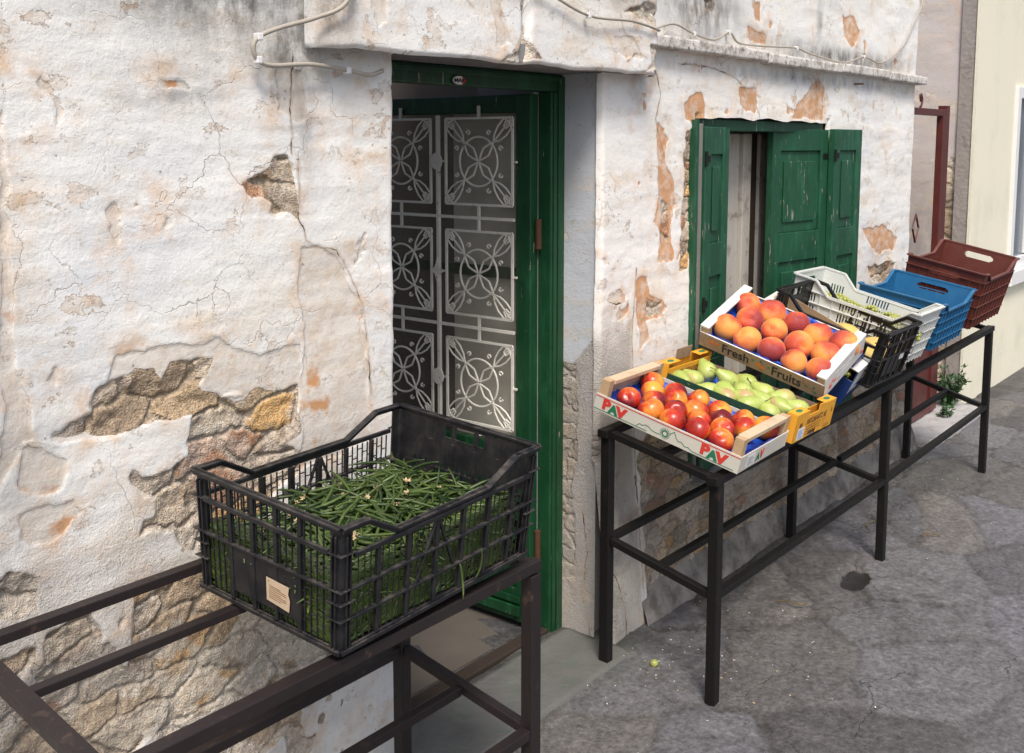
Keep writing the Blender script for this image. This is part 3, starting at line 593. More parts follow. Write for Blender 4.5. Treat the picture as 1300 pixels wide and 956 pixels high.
# wrought iron
def grille_panel(b, cy, cz, w, h):
    X = LX - .010
    P = lambda u, v: (X, cy + u, cz + v)
    def bar(a, c, ww=.006, hh=.006): b.beam(P(*a), P(*c), ww, hh, (1, 0, 0))
    hw, hh = w / 2, h / 2
    for a, c in (((-hw, -hh), (hw, -hh)), ((hw, -hh), (hw, hh)), ((hw, hh), (-hw, hh)), ((-hw, hh), (-hw, -hh))): bar(a, c, .008, .007)
    r0 = .085
    b.tube([P(r0 * math.cos(t), r0 * math.sin(t)) for t in np.linspace(0, 2 * math.pi, 33)[:-1]], .0038, 6, True)
    for sx in (-1, 1):
        for sy in (-1, 1):
            q = lambda u, v: P(sx * u, sy * v)
            pet = [(.003, .003), (.016, .040), (.062, .064), (.040, .016)]
            b.tube([q(*p) for p in [(.003, .003), (.014, .030), (.022, .046), (.045, .058), (.064, .066)]], .0036, 6)
            b.tube([q(*p) for p in [(.003, .003), (.030, .014), (.046, .022), (.058, .045), (.066, .064)]], .0036, 6)
            e = hw - .006
            for s in (0, 1):
                f = (lambda u, v: q(u, v)) if s == 0 else (lambda u, v: q(v, u))
                c = [(.066, .066), (.072, .095), (.088, .122), (.112, e), (.134, e - .006), (.137, .122), (.122, .112), (.112, .122), (.118, .130)]
                b.tube([f(*p) for p in c], .0034, 6)
            b.tube([q(.066, .066), q(.10, .10), q(e, e)], .0032, 6)
            for (u, v) in ((.045, .098), (.098, .045)):
                b.tube([q(u + .009 * math.cos(t) * (1 - t / 9), v + .009 * math.sin(t) * (1 - t / 9)) for t in np.linspace(0, 5, 10)], .0034, 5)
g = empty('grille'); g.parent = door
rows = [1.640, 1.251, .866]; cols = [2.383, 2.756]
for cz in rows:
    for cy in cols:
        b = MB(HX); grille_panel(b, cy, cz, .300, .296); b.build('scroll_panel', M['whiteiron'], g, smooth=False)
b = MB(HX); X = LX - .008
b.beam((X, 2.572, .665), (X, 2.572, 1.80), .012, .012, (1, 0, 0))
for z in (1.446, 1.060): b.beam((X + .001, y0 + .063, z), (X + .001, y1 - .061, z), .010, .010, (1, 0, 0))
for cz in rows:
    for cy in cols:
        for s in (-1, 1): b.beam((X, cy, cz + s * .148), (X, cy, cz + s * .190), .009, .008, (1, 0, 0))
        b.beam((X, cy - .15 if cy < 2.5 else cy + .15, cz), (X, (y0 + .05) if cy < 2.5 else (y1 - .05), cz), .007, .007, (1, 0, 0))
        b.beam((X, 2.572, cz), (X, cy + .15 if cy < 2.5 else cy - .15, cz), .006, .006, (1, 0, 0))
b.build('bars', M['whiteiron'], g)
for i, cz in enumerate(rows):
    b = MB(HX); n = 24
    if i == 1: pl = [(.0, .045), (.012, .012), (.034, 0), (.012, -.012), (0, -.045), (-.012, -.012), (-.034, 0), (-.012, .012)][::-1]
    else: pl = [(.026 * math.cos(2 * math.pi * k / n), .030 * math.sin(2 * math.pi * k / n)) for k in range(n)]
    b.prism([(u + 2.572, v + cz) for u, v in pl], lambda u, v, w: (X - .007 - w, u, v), 0, .004); b.build('rosette', M['whiteiron'], g)

# ---- window
def shutter(name, hinge, ang, w, z0, z1, mat, rows_, th=.032, flipx=1):
    root = empty(name); root.parent = house
    root.matrix_local = Matrix.Translation(HX((hinge[0], hinge[1], z0))) @ Matrix.Rotation(R(ang), 4, 'Z')
    h = z1 - z0; st = .062
    b = MB(); s = flipx
    def bx(x0, x1, ya, yb, za, zb): b.box((min(x0 * s, x1 * s), ya, za), (max(x0 * s, x1 * s), yb, zb))
    bx(0, st, 0, th, 0, h); bx(w - st, w, 0, th, 0, h)
    zz = [0] + [v for r_ in rows_ for v in (r_[0] - z0, r_[1] - z0)] + [h]
    for i in range(0, len(zz), 2): bx(st + .0005, w - st - .0005, .001, th - .001, zz[i], zz[i + 1])
    b.build('stile_and_rail', mat, root, bevel=.003)
    for (a, c) in rows_:
        b = MB(); x0, x1, za, zb = st, w - st, a - z0, c - z0
        bx(x0, x1, .012, .020, za, zb)
        if x1 - x0 > .09: bx(x0 + .038, x1 - .038, .004, .0118, za + .045, zb - .045)
        b.build('raised_panel', mat, root, bevel=.004)
    for zz_ in (.10, h * .5, h - .12):
        b = MB(); b.tube([(0, -.004, zz_ - .028), (0, -.004, zz_ + .028)], .006, 8); bx(0, .045, -.003, -.0003, zz_ - .012, zz_ + .012); b.build('hinge', M['rust'] if zz_ < .2 else M['iron'], root)
    return root
win = empty('window'); win.parent = house
b = MB(HX); b.box((3.56, 1.975, 1.752), (4.765, 2.06, 1.796)); b.box((WX1 - .05, 1.975, .42), (WX1 - .004, 2.06, 1.7515)); b.build('green_frame', M['green'], win, bevel=.003)
b = MB(HX)
for x0, x1 in ((4.228, 4.304), (4.385, 4.50)): b.box((x0, 2.105, .44), (x1, 2.15, 1.745))
b.box((4.10, 2.125, .44), (4.2275, 2.15, 1.745)); b.build('casement', M['palewood'], win, bevel=.004)
b = MB(HX); b.box((4.3045, 2.12, .44), (4.3845, 2.145, 1.745)); b.build('casement_gap', M['darkwood'], win)
b = MB(HX); b.box((4.505, 2.13, .44), (4.76, 2.137, 1.745)); b.box((3.56, 2.13, .44), (4.098, 2.137, 1.745)); b.build('pane', M['pane'], win)
rough_block('sill', (3.50, 1.90, .375), (4.80, 2.10, .405), M['ledge'], win, .005, .02, 71)
b = MB(HX); b.box((3.515, 1.935, .42), (3.552, 1.985, 1.775)); b.build('weathered_post', M['greywood'], win, bevel=.004)
b = MB(HX); b.box((3.492, 1.93, .42), (3.5148, 1.96, 1.79)); b.build('edge_board', M['green_worn'], win, bevel=.003)
rws = [(.50, .72), (.86, 1.19), (1.32, 1.66)]
shutter('shutter', (3.575, 1.935), 8, .262, .42, 1.765, M['green_worn'], rws)
shutter('shutter', (4.742, 1.937), -7.8, .455, .42, 1.765, M['green'], [(.50, .72), (.84, 1.18), (1.31, 1.67)], flipx=-1)
shutter('shutter', (4.735, 1.903), -1.0, .315, .42, 1.768, M['green_worn'], [(.50, .72), (.84, 1.18), (1.31, 1.67)])

# ------------------------------------------------------------------ neighbour, alley gate, step, weed
M['strip'] = simple('bare_brown_grey_render', (.33, .295, .27), .95, .2, 9, 40, .005, dirt=(.22, .19, .17))
nb = empty('neighbour_house', (6.95, 1.96, 0)); tag(nb, 'pale yellow rendered house with a bare grey side wall beyond the alley gate', 'house')
NX = lambda p: Vector(p) - Vector((6.95, 1.96, 0))
# side wall faces the camera (towards -x); u runs along y
def nfn(y, z, d): return 7.135 - d - 6.95, y - 1.96, z
wall_surface('side_wall', joinu(ar(2.06, 2.5, .010), ar(2.5, 5.5, .05)), joinu(ar(-.02, 2.8, .012), ar(2.8, 4.6, .05)), nfn, M['alley'], nb,
             B=[[(2.06, -.1), (2.17, -.1), (2.18, .5), (2.15, .9), (2.18, 1.3), (2.13, 1.55), (2.10, 1.62), (2.06, 1.6)], [(2.25, .9), (2.5, .8), (2.6, .2), (2.3, .1)]], stain=lambda y, z: gau(y, z, 2.4, 1.1, .4, .35, .4), seed=61, lump=.7, flip=True)
b = MB(NX); b.box((7.118, 1.972, -.02), (7.40, 2.062, 4.6)); b.build('corner_strip', M['strip'], nb)
b = MB(NX)
wz = [(-.02, .88), (2.12, 4.6)]
b.box((7.11, 1.955, -.02), (8.055, 1.971, 4.6)); b.box((9.15, 1.955, -.02), (13.5, 1.971, 4.6)); b.box((8.056, 1.955, -.02), (9.149, 1.971, .80)); b.box((8.056, 1.955, 2.10), (9.149, 1.971, 4.6))
b.box((7.41, 1.972, -.02), (8.05, 2.2, 4.6)); b.box((9.16, 1.972, -.02), (13.5, 2.2, 4.6)); b.box((8.06, 1.972, -.02), (9.14, 2.2, .79)); b.box((8.06, 1.972, 2.11), (9.14, 2.2, 4.6)); b.box((7.20, 5.3, -.02), (13.5, 5.5, 4.6)); b.box((7.20, 2.06, 4.4), (13.5, 5.29, 4.59)); b.box((13.3, 2.21, -.02), (13.5, 5.29, 4.39))
b.build('front_wall', M['yellowwall'], nb)
nw = empty('window'); nw.parent = nb
b = MB(NX); b.box((8.056, 1.93, .80), (8.14, 2.0, 2.099)); b.box((8.141, 1.93, 2.02), (9.149, 2.0, 2.099)); b.box((9.07, 1.93, .80), (9.149, 2.0, 2.019)); b.box((8.57, 1.95, .89), (8.63, 2.0, 2.019)); b.box((8.0, 1.90, .70), (9.2, 2.0, .799)); b.box((8.141, 1.95, .80), (9.069, 2.0, .88)); b.build('frame', M['white'], nw, bevel=.004)
b = MB(NX); b.box((8.141, 1.975, .881), (8.569, 1.985, 2.019)); b.box((8.631, 1.975, .881), (9.069, 1.985, 2.019)); b.build('pane', M['pane'], nw)

gt = empty('alley_gate', (6.3, 2.01, 0)); tag(gt, 'maroon iron gate standing in the alley mouth between the two houses', 'gate')
GX = lambda p: Vector(p) - Vector((6.3, 2.01, 0))
b = MB(GX); b.box((6.69, 2.0, 0), (6.745, 2.055, 1.93)); b.build('post', M['gate'], gt, bevel=.003)
b = MB(GX); b.box((6.59, 1.99, .06), (6.665, 2.03, 1.905)); b.box((6.0, 1.99, .06), (6.04, 2.03, 1.905)); b.box((6.0405, 1.992, 1.865), (6.589, 2.028, 1.904)); b.box((6.0405, 1.992, .06), (6.589, 2.028, .11)); b.box((6.0405, 1.992, .78), (6.589, 2.028, .82)); b.build('gate_frame', M['gate'], gt, bevel=.003)
b = MB(GX); b.box((6.041, 2.004, .111), (6.5885, 2.010, .779)); b.build('sheet_panel', M['gate'], gt)
b = MB(GX)
for x in (6.14, 6.26, 6.385, 6.48): b.beam((x, 2.01, .82), (x, 2.01, 1.866), .016, .016)
for z in (1.72,):
    for x in (): b.tube([(x + .045 * math.cos(t), 2.0, z + .045 * math.sin(t)) for t in np.linspace(0, 2 * math.pi, 17)[:-1]], .006, 6, True)
for x in (6.20,): b.tube([(x, 2.0, 1.30), (x + .05, 2.0, 1.22), (x, 2.0, 1.14), (x - .05, 2.0, 1.22)], .006, 5, True)
b.build('bar_infill', M['gate'], gt)
b = MB(GX)
for x0, s in ((6.22, 1),):
    b.tube([(x0 + s * (.045 - .012 * t) * math.cos(t * 1.3 - 1.6), 2.01, 1.955 + (.045 - .007 * t) * math.sin(t * 1.3 - 1.6)) for t in np.linspace(0, 4.6, 22)], .006, 6)
b.build('scroll', M['gate'], gt)

o = rough_block('doorstep', (5.99, 1.78, -.03), (7.0, 2.16, .055), M['concrete_pale'], None, .010, .025, 81, None)
tag(o, 'low pale cement step in front of the maroon alley gate', 'doorstep')
o = rough_block('door_step', (1.955, 1.80, -.03), (2.905, 2.088, .012), M['treadgreen'], None, .006, .02, 83, None)
tag(o, 'green stained cement step at the foot of the green door', 'doorstep')

def weed(name, loc, n, h, spread, label):
    b = MB(); rg = random.Random(int(loc[0] * 100))
    st = MB()
    for k in range(n):
        a = rg.uniform(0, 2 * math.pi); L = h * rg.uniform(.5, 1); lean = rg.uniform(.2, .9) * spread
        p0 = Vector((rg.uniform(-.04, .04), rg.uniform(-.03, .03), 0)); pts = [p0 + Vector((math.cos(a) * lean * t * t, math.sin(a) * lean * t * t * .7, L * t)) for t in (0, .33, .66, 1)]
        st.tube(pts, [.003, .0025, .002, .001], 5)
        for q in range(12):
            t = rg.uniform(.15, 1); i = min(2, int(t * 3)); p = pts[i].lerp(pts[i + 1], t * 3 - i)
            d = Vector((rg.uniform(-1, 1), rg.uniform(-1, 1), rg.uniform(-.2, .8))).normalized(); s = Vector((-d.y, d.x, rg.uniform(-.3, .3))).normalized()
            l = rg.uniform(.02, .042); w = l * .33; m = p + d * l * .5
            up = Vector((0, 0, -.006)); b.add([p, m + s * w + up, p + d * l, m - s * w + up, m], [(0, 4, 1), (1, 4, 2), (2, 4, 3), (3, 4, 0)])
    r = empty(name, loc); tag(r, label, 'plant')
    b.build('leaves', M['leaf'], r); st.build('stalks', M['leaf'], r)
weed('weed', (6.90, 1.97, 0.03), 44, .27, .22, 'bushy green weed growing at the corner of the yellow house')
weed('weed', (6.60, 1.90, .05), 6, .10, .08, 'small green weed on the pale step below the gate')

# ------------------------------------------------------------------ the street
gx = np.array(sorted(set(np.round(joinu(ar(-60, -4, 4.0), ar(-4, 1.0, .25), ar(1.0, 7.5, .022), ar(7.5, 14, .08), ar(14, 80, 4)), 4))))
gy = np.array(sorted(set(np.round(joinu(ar(-60, -3, 4.0), ar(-3, -.6, .2), ar(-.6, 2.1, .02), ar(2.1, 6, .3), ar(6, 60, 5)), 4))))
GXX, GYY = np.meshgrid(gx, gy)
wx = GXX + (fbm(GXX, GYY, 2.2, 4, 200) - .5) * .22 + (fbm(GXX, GYY, 14, 3, 202) - .5) * .05; wy = GYY + (fbm(GXX, GYY, 2.2, 4, 201) - .5) * .22
f1, f2, idx = voro(wx, wy, .52, .36, 210, .9); st = sst(.01, .07, f2 - f1 + (fbm(GXX, GYY, 18, 4, 203) - .5) * .10)
f1b, f2b, idb = voro(wx + 3, wy, .17, .13, 230, .9); stb = sst(.03, .2, f2b - f1b)
PG = np.array([(.150, .148, .150), (.118, .114, .116), (.135, .132, .138), (.160, .152, .142), (.108, .102, .100), (.155, .155, .165), (.130, .124, .118), (.142, .142, .148)])
cc = .88 * PG[(idx * 997 % 8).astype(int)] * (.80 + .24 * ((idx * 53.7) % 1) + .35 * (fbm(GXX, GYY, 6, 4, 240) - .3))[..., None]
small = sst(.50, .60, fbm(GXX, GYY, .9, 3, 250))
mort = np.array((.070, .065, .060)) * (.7 + .6 * fbm(GXX, GYY, 12, 4, 241))[..., None]
e = st * (1 - .5 * small * (1 - stb)); jn = .45 + .50 * sst(.45, .6, fbm(GXX, GYY, 1.4, 3, 262))[..., None]; cc = mort * (1 - e[..., None]) * jn + cc * (1 - (1 - e[..., None]) * jn)
cc = cc * (1 - .40 * np.exp(-(np.clip(1.90 - GYY, 0, 9) / .10) ** 2) * (.6 + .8 * fbm(GXX, GYY, 9, 3, 280)))[..., None]  # dirt and painted contact shade darken the paving along the wall foot
h = (fbm(GXX, GYY, 1.2, 3, 260) - .5) * .035 + st * .007 + (fbm(GXX, GYY, 9, 4, 261) - .5) * .012 + small * stb * .003
near = (np.abs(GYY) < 3) & (GXX > .5) & (GXX < 8); h = np.where(near, h, 0) 
legs_xy = [(2.79, 1.45), (2.79, 1.84), (4.22, 1.45), (4.22, 1.84), (5.71, 1.45), (5.71, 1.84)]
hole = np.exp(-(((GXX - 3.98) / .10) ** 2 + ((GYY - 1.455) / .050) ** 2) ** 1.5 * (1 + (fbm(GXX, GYY, 20, 3, 270) - .5) * 1.6)); hole = np.where(near, hole, 0)
dark = np.maximum.reduce([hole * 1.25, gau(GXX, GYY, 3.28, 1.32, .016, .02, .0), gau(GXX, GYY, 4.9, 1.35, .05, .02, .5), gau(GXX, GYY, 4.15, 1.15, .035, .015, .6)])
tint = gau(GXX, GYY, 2.75, 1.93, .25, .14, .5) + gau(GXX, GYY, 5.6, 1.7, .4, .2, .15)
me = bpy.data.meshes.new('ground'); P = np.stack([GXX, GYY, h - hole * .02 - .004], -1).reshape(-1, 3).astype(np.float32)
nu, nv = len(gx), len(gy); i = np.arange((nv - 1) * (nu - 1)); r_ = i // (nu - 1); q_ = i % (nu - 1); a_ = r_ * nu + q_; F = np.stack([a_, a_ + 1, a_ + nu + 1, a_ + nu], -1)
me.vertices.add(len(P)); me.vertices.foreach_set('co', P.ravel()); me.loops.add(F.size); me.loops.foreach_set('vertex_index', F.ravel().astype(np.int32)); me.polygons.add(len(F))
me.polygons.foreach_set('loop_start', np.arange(0, F.size, 4, dtype=np.int32)); me.polygons.foreach_set('loop_total', np.full(len(F), 4, np.int32)); me.update(calc_edges=True); me.polygons.foreach_set('use_smooth', np.ones(len(F), bool))
for n_, arr in (('stain', np.clip(dark, 0, 1)), ('tint', np.clip(tint, 0, 1))):
    at = me.attributes.new(n_, 'FLOAT', 'POINT'); at.data.foreach_set('value', arr.ravel().astype(np.float32))
at = me.attributes.new('col', 'FLOAT_COLOR', 'POINT'); at.data.foreach_set('color', np.concatenate([cc, np.ones(GXX.shape + (1,))], -1).ravel().astype(np.float32))
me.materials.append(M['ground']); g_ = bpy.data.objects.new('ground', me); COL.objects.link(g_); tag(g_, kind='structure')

def gz(x, y):
    i_ = int(np.clip(np.searchsorted(gx, x) - 1, 0, nu - 2)); j_ = int(np.clip(np.searchsorted(gy, y) - 1, 0, nv - 2)); return float(h[j_:j_ + 2, i_:i_ + 2].max()) - .004
# ------------------------------------------------------------------ display tables of welded tube
T2 = empty('display_table', (2.79, 1.45, 0)); tag(T2, 'long dark iron display table carrying the fruit boxes and coloured crates', 'table', 'welded iron display tables')
O = Vector((2.79, 1.45, 0)); TX = lambda p: Vector(p) - O
lx = [2.79, 4.235, 5.715]; zf = [.721, .742, .779]; zr = [.800, .820, .858]; lf = [.340, .330, .356]; lr = [.425, .408, .458]; t = .034
for i in range(3):
    b = MB(TX); b.box((lx[i] - t / 2, 1.45 - t / 2, -.03), (lx[i] + t / 2, 1.45 + t / 2, zf[i] - .030)); b.build('leg', M['iron'], T2, bevel=.003)
    b = MB(TX); b.box((lx[i] - t / 2, 1.84 - t / 2, -.03), (lx[i] + t / 2, 1.84 + t / 2, zr[i] - .030)); b.build('leg', M['iron'], T2, bevel=.003)
b = MB(TX)
b.beam((2.755, 1.45, zf[0] - .017), (5.75, 1.45, zf[2] - .017), .036, .026); b.beam((2.755, 1.84, zr[0] - .017), (5.75, 1.84, zr[2] - .017), .036, .026); b.beam((2.773, 1.645, (zf[0] + zr[0]) / 2 - .018), (5.73, 1.645, (zf[2] + zr[2]) / 2 - .018), .03, .022)
for i in range(3): b.beam((lx[i], 1.469, zf[i] - .016), (lx[i], 1.821, zr[i] - .020), .032, .022)
b.build('top_frame', M['iron'], T2, bevel=.002)
b = MB(TX)
for (A_, B_, y) in ((lf[0], lf[2], 1.45), (lr[0], lr[2], 1.84), ((lf[0] + lr[0]) / 2, (lf[2] + lr[2]) / 2, 1.645)):
    w_ = .024 if y == 1.645 else .028
    yo = 0 if y == 1.645 else (-.0 if y < 1.5 else 0)
    b.beam((2.808, y + yo, A_), (4.217, y + yo, (A_ * .5 + B_ * .5) - .012), w_, .022); b.beam((4.253, y, (A_ * .5 + B_ * .5) - .012), (5.697, y, B_), w_, .022)
for i in range(3): b.beam((lx[i], 1.468, lf[i] + .001), (lx[i], 1.822, lr[i] + .001), .026, .023)
b.build('lower_rails', M['iron'], T2, bevel=.002)
b = MB(TX); b.box((2.755, 1.815, -.012), (2.835, 1.865, .006)); b.build('foot_plate', M['rust'], T2, bevel=.002)

T1 = empty('display_table', (1.86, 1.45, 0)); tag(T1, 'purple brown iron display table left of the door, under the crate of beans', 'table', 'welded iron display tables')
O1 = Vector((1.86, 1.45, 0)); TY = lambda p: Vector(p) - O1
for (x, y, z) in ((1.855, 1.43, .722), (.80, 1.43, .722), (1.855, 1.85, .79), (.80, 1.85, .79)):
    b = MB(TY); b.box((x - t / 2, y - t / 2, -.01), (x + t / 2, y + t / 2, z)); b.build('leg', M['iron_purple'], T1, bevel=.003)
b = MB(TY)
b.beam((.78, 1.43, .740), (1.875, 1.43, .740), .032, .026); b.beam((.78, 1.865, .815), (1.875, 1.865, .815), .028, .020); b.beam((.818, 1.70, .777), (1.838, 1.70, .777), .024, .017)
for x in (.80, 1.855): b.beam((x, 1.449, .738), (x, 1.847, .806), .034, .022)
b.build('top_frame', M['iron_purple'], T1, bevel=.002)
b = MB(TY); b.beam((.818, 1.43, .34), (1.837, 1.43, .34), .028, .024); b.beam((.818, 1.85, .41), (1.837, 1.85, .41), .028, .024); b.beam((.818, 1.64, .375), (1.837, 1.64, .375), .024, .022)
for x in (.80, 1.855): b.beam((x, 1.448, .341), (x, 1.832, .411), .026, .023)
b.build('lower_rails', M['iron_purple'], T1, bevel=.002)

# ------------------------------------------------------------------ crates
def face_maps(L, Wd):
    return {'front': (lambda u, v, w: (u, -w, v), L), 'back': (lambda u, v, w: (L - u, Wd + w, v), L), 'right': (lambda u, v, w: (L + w, u, v), Wd), 'left': (lambda u, v, w: (-w, Wd - u, v), Wd)}
def frect(b, fn, u0, u1, v0, v1, w0, w1): b.prism([(u0, v0), (u1, v0), (u1, v1), (u0, v1)], fn, w0, w1)
def fbar(b, fn, a, c, th, w0, w1):
    d = Vector((c[0] - a[0], c[1] - a[1])); n = Vector((-d.y, d.x)).normalized() * th / 2
    b.prism([(a[0] - n.x, a[1] - n.y), (c[0] - n.x, c[1] - n.y), (c[0] + n.x, c[1] + n.y), (a[0] + n.x, a[1] + n.y)], fn, w0, w1)
def holed(b, fn, u0, u1, v0, v1, holes, w0, w1):
    us = sorted({u0, u1, *[min(max(h[0], u0), u1) for h in holes], *[min(max(h[1], u0), u1) for h in holes]})
    for a, c in zip(us[:-1], us[1:]):
        m = (a + c) / 2; cov = sorted([(max(h[2], v0), min(h[3], v1)) for h in holes if h[0] < m < h[1]])
        z = v0
        for lo, hi in cov:
            if lo > z + 1e-6: frect(b, fn, a, c, z, lo, w0, w1)
            z = max(z, hi)
        if v1 > z + 1e-6: frect(b, fn, a, c, z, v1, w0, w1)
def lattice_crate(name, M4, L, Wd, H, mat, label, dip=.045, near_open=True, fine=True, prof=(.11, .24, .70, .86), group='plastic harvest crates', scale=1.0):
    r = empty(name, mat=M4); tag(r, label, 'crate', group)
    k0 = .955
    def xf(p):
        k = k0 + (1 - k0) * p.z / H; return Vector((L / 2 + (p.x - L / 2) * k, Wd / 2 + (p.y - Wd / 2) * k, p.z))
    fm = face_maps(L, Wd); th = .004
    for nm in ('front', 'back', 'left', 'right'):
        fn, F = fm[nm]; b = MB(xf); long = nm in ('front', 'back'); e = .030
        if long:
            xs = [0, prof[0] * L, prof[1] * L, prof[2] * L, prof[3] * L, L]; hs = [H, H, H - dip, H - dip, H, H]
            if nm == 'back': xs = [L - x for x in xs][::-1]; hs = hs[::-1]
            for (a, ha), (c, hc) in zip(list(zip(xs, hs))[:-1], list(zip(xs, hs))[1:]):
                fbar(b, fn, (a, ha - .006), (c, hc - .006), .012, -th, .0045)
                fbar(b, fn, (a, ha - .0025), (c, hc - .0025), .005, -th - .0045, .009)
            zd = H - dip - .012
            frect(b, fn, e, F - e, zd - .010, zd, -.001, .007)
            bands = [.50 * H, .27 * H]
            vert = [F * q for q in (.16, .30, .44, .58, .72, .86)]
            for v in bands: frect(b, fn, e, F - e, v - .003, v + .003, -th, .0065)
            for u in vert: frect(b, fn, u - .005, u + .005, .012, zd - .0105, -.0045, .0045)
            for s in ((-1, 1) if fine else ()): fbar(b, fn, (F * (.44 + s * .008), zd - .012), (F * (.44 + s * .10), .27 * H), .006, -.002, .004)
            lat0, lat1 = .014, zd - .011
        else:
            fbar(b, fn, (0, H - .006), (F, H - .006), .012, -th, .0045); frect(b, fn, 0, F, H - .005, H, -th - .0045, .009)
            zd = H - .050; frect(b, fn, e, F - e, zd - .010, zd, -.001, .007)
            bands = [.50 * H]; vert = [F * q for q in (.26, .42, .58, .74)]
            for v in bands: frect(b, fn, e, F - e, v - .003, v + .003, -th, .0065)
            for u in vert: frect(b, fn, u - .005, u + .005, .012, zd - .0105, -.0045, .0045); frect(b, fn, u - .005, u + .005, zd + .0005, H - .0125, -.0045, .003)
            if nm == 'right' or not near_open:
                hol = [(F * .36, F * .64, H - .046, H - .016)] + [(F * .08 + i * .018, F * .08 + i * .018 + .007, .10 * H + j * .045, .10 * H + j * .045 + .028) for i in range(int(F * .84 / .018)) for j in range(int(H * .62 / .045))]
                holed(b, fn, .012, F - .012, .010, H - .0125, hol, -.0035, -.001)
                lat0 = lat1 = 0
            else:
                frect(b, fn, F * .26, F * .74, .030, .49 * H, -.0005, .0025); lat0, lat1 = .014, zd - .011
        # thin bars of the mesh
        if lat1 > lat0:
            rg = random.Random(len(nm)); sp = .0165 if fine else .030; n = int((F - 2 * e) / sp)
            hb = .0026 if fine else .0065
            for i in range(1, n):
                u = e + (F - 2 * e) * i / n
                frect(b, fn, u - hb / 2, u + hb / 2, lat0, lat1 if long else H - .0125, -.0035, -.001 if nm == 'front' else .0008)
                if fine and ((long and nm == 'back') or not long):
                    v = lat0 + .012 + (i % 3) * .010
                    while v < lat1 - .01: frect(b, fn, u, u + (F - 2 * e) / n, v, v + hb, -.0032, -.0008); v += .030
        frect(b, fn, 0, F, 0, .009, -th, .006); 
        if long or near_open: frect(b, fn, e, F - e, .0095, .0125, -.003, .002)
        b.build('end_wall' if not long else 'side_wall', mat, r, bevel=.0008 if fine else 0, seg=1)
    for (cx_, cy_, sx, sy) in ((0, 0, 1, 1), (L, 0, -1, 1), (L, Wd, -1, -1), (0, Wd, 1, -1)):
        b = MB(xf); P = lambda x, y, z: (cx_ + sx * x, cy_ + sy * y, z)
        def cb(x0, x1, y0_, y1_, z0, z1): 
            xs_ = sorted((cx_ + sx * x0, cx_ + sx * x1)); ys_ = sorted((cy_ + sy * y0_, cy_ + sy * y1_)); b.box((xs_[0], ys_[0], z0), (xs_[1], ys_[1], z1))
        pts = [(.030, .001), (.010, .001), (.003, .004), (.001, .010), (.001, .030), (.005, .030), (.005, .012), (.007, .007), (.012, .005), (.030, .005)]
        pp = [(cx_ + sx * a, cy_ + sy * c) for a, c in pts]
        if sx * sy < 0: pp = pp[::-1]
        b.prism(pp, lambda u, v, w: (u, v, w), .0095, H - .0125)
        for q in (.012, .022): cb(q - .0018, q + .0018, -.005, .001, .01, H - .02); cb(-.005, .001, q - .0018, q + .0018, .01, H - .02)
        for v in (.27, .40, .50, .78): cb(-.007, .034, -.007, .0005, v * H, v * H + .0028); cb(-.007, .0005, .0008, .034, v * H, v * H + .0028)
        b.build('corner_post', mat, r, bevel=.0008 if fine else 0, seg=1)
    b = MB(xf); holes = [(.03 + i * .03, .03 + i * .03 + .018, .03 + j * .03, .03 + j * .03 + .018) for i in range(int((L - .06) / .03)) for j in range(int((Wd - .06) / .03))]
    holed(b, lambda u, v, w: (u, v, w), .004, L - .004, .004, Wd - .004, holes, .001, .005); b.build('floor_grid', mat, r)
    return r
FB = frame((1.236, 1.395, .766), (2.08, 4.57, -1.1))
bean_crate = lattice_crate('crate', FB, .608, .42, .257, M['blackplastic'], 'large dusty black crate heaped with green beans on the left table')
bc_l, bc_w, bc_h = .608, .42, .257
fm = face_maps(bc_l, bc_w)['left'][0]
b = MB(); kk = lambda p: Vector((bc_l / 2 + (p[0] - bc_l / 2) * (.955 + .045 * p[2] / bc_h), bc_w / 2 + (p[1] - bc_w / 2) * (.955 + .045 * p[2] / bc_h), p[2]))
b.prism([(.218, .048), (.283, .042), (.286, .066), (.281, .078), (.284, .094), (.218, .096)], lambda u, v, w: kk(fm(u, v, w + .0052)), 0, .0006); tg = b.build('paper_tag', M['tanpaper'], bean_crate)
b = MB()
for i in range(7):
    L_ = .050 if i % 3 else .034; b.prism([(.226, .056 + i * .0042), (.226 + L_, .0535 + i * .0042), (.226 + L_, .0545 + i * .0042), (.226, .0570 + i * .0042)], lambda u, v, w: kk(fm(u, v, w + .0059)), 0, .0003)
b.build('print', M['brownink'], tg)

def rot_frame(pos, ypr, Wx):  # crate whose long side runs towards the wall
    return frame(pos, ypr) @ Matrix.Translation((Wx, 0, 0)) @ Matrix.Rotation(R(90), 4, 'Z')
black = lattice_crate('crate', rot_frame((3.86, 1.387, .792), (-2.0, 16.5, -1.0), .33), .46, .33, .225, M['blackplastic2'], 'glossy black slatted crate holding yellow melons, next to the white crate', dip=.05, near_open=True, fine=False, prof=(.12, .24, .74, .88))
b = MB(frame((0, 0, 0), (0, 0, 0)).__matmul__ if False else None); fr_ = face_maps(.46, .33)['left'][0]
b.prism([(.215, .085), (.255, .085), (.255, .112), (.215, .115)], lambda u, v, w: fr_(u, v, w - .002), 0, .001); b.build('paper_tag', M['white'], black)

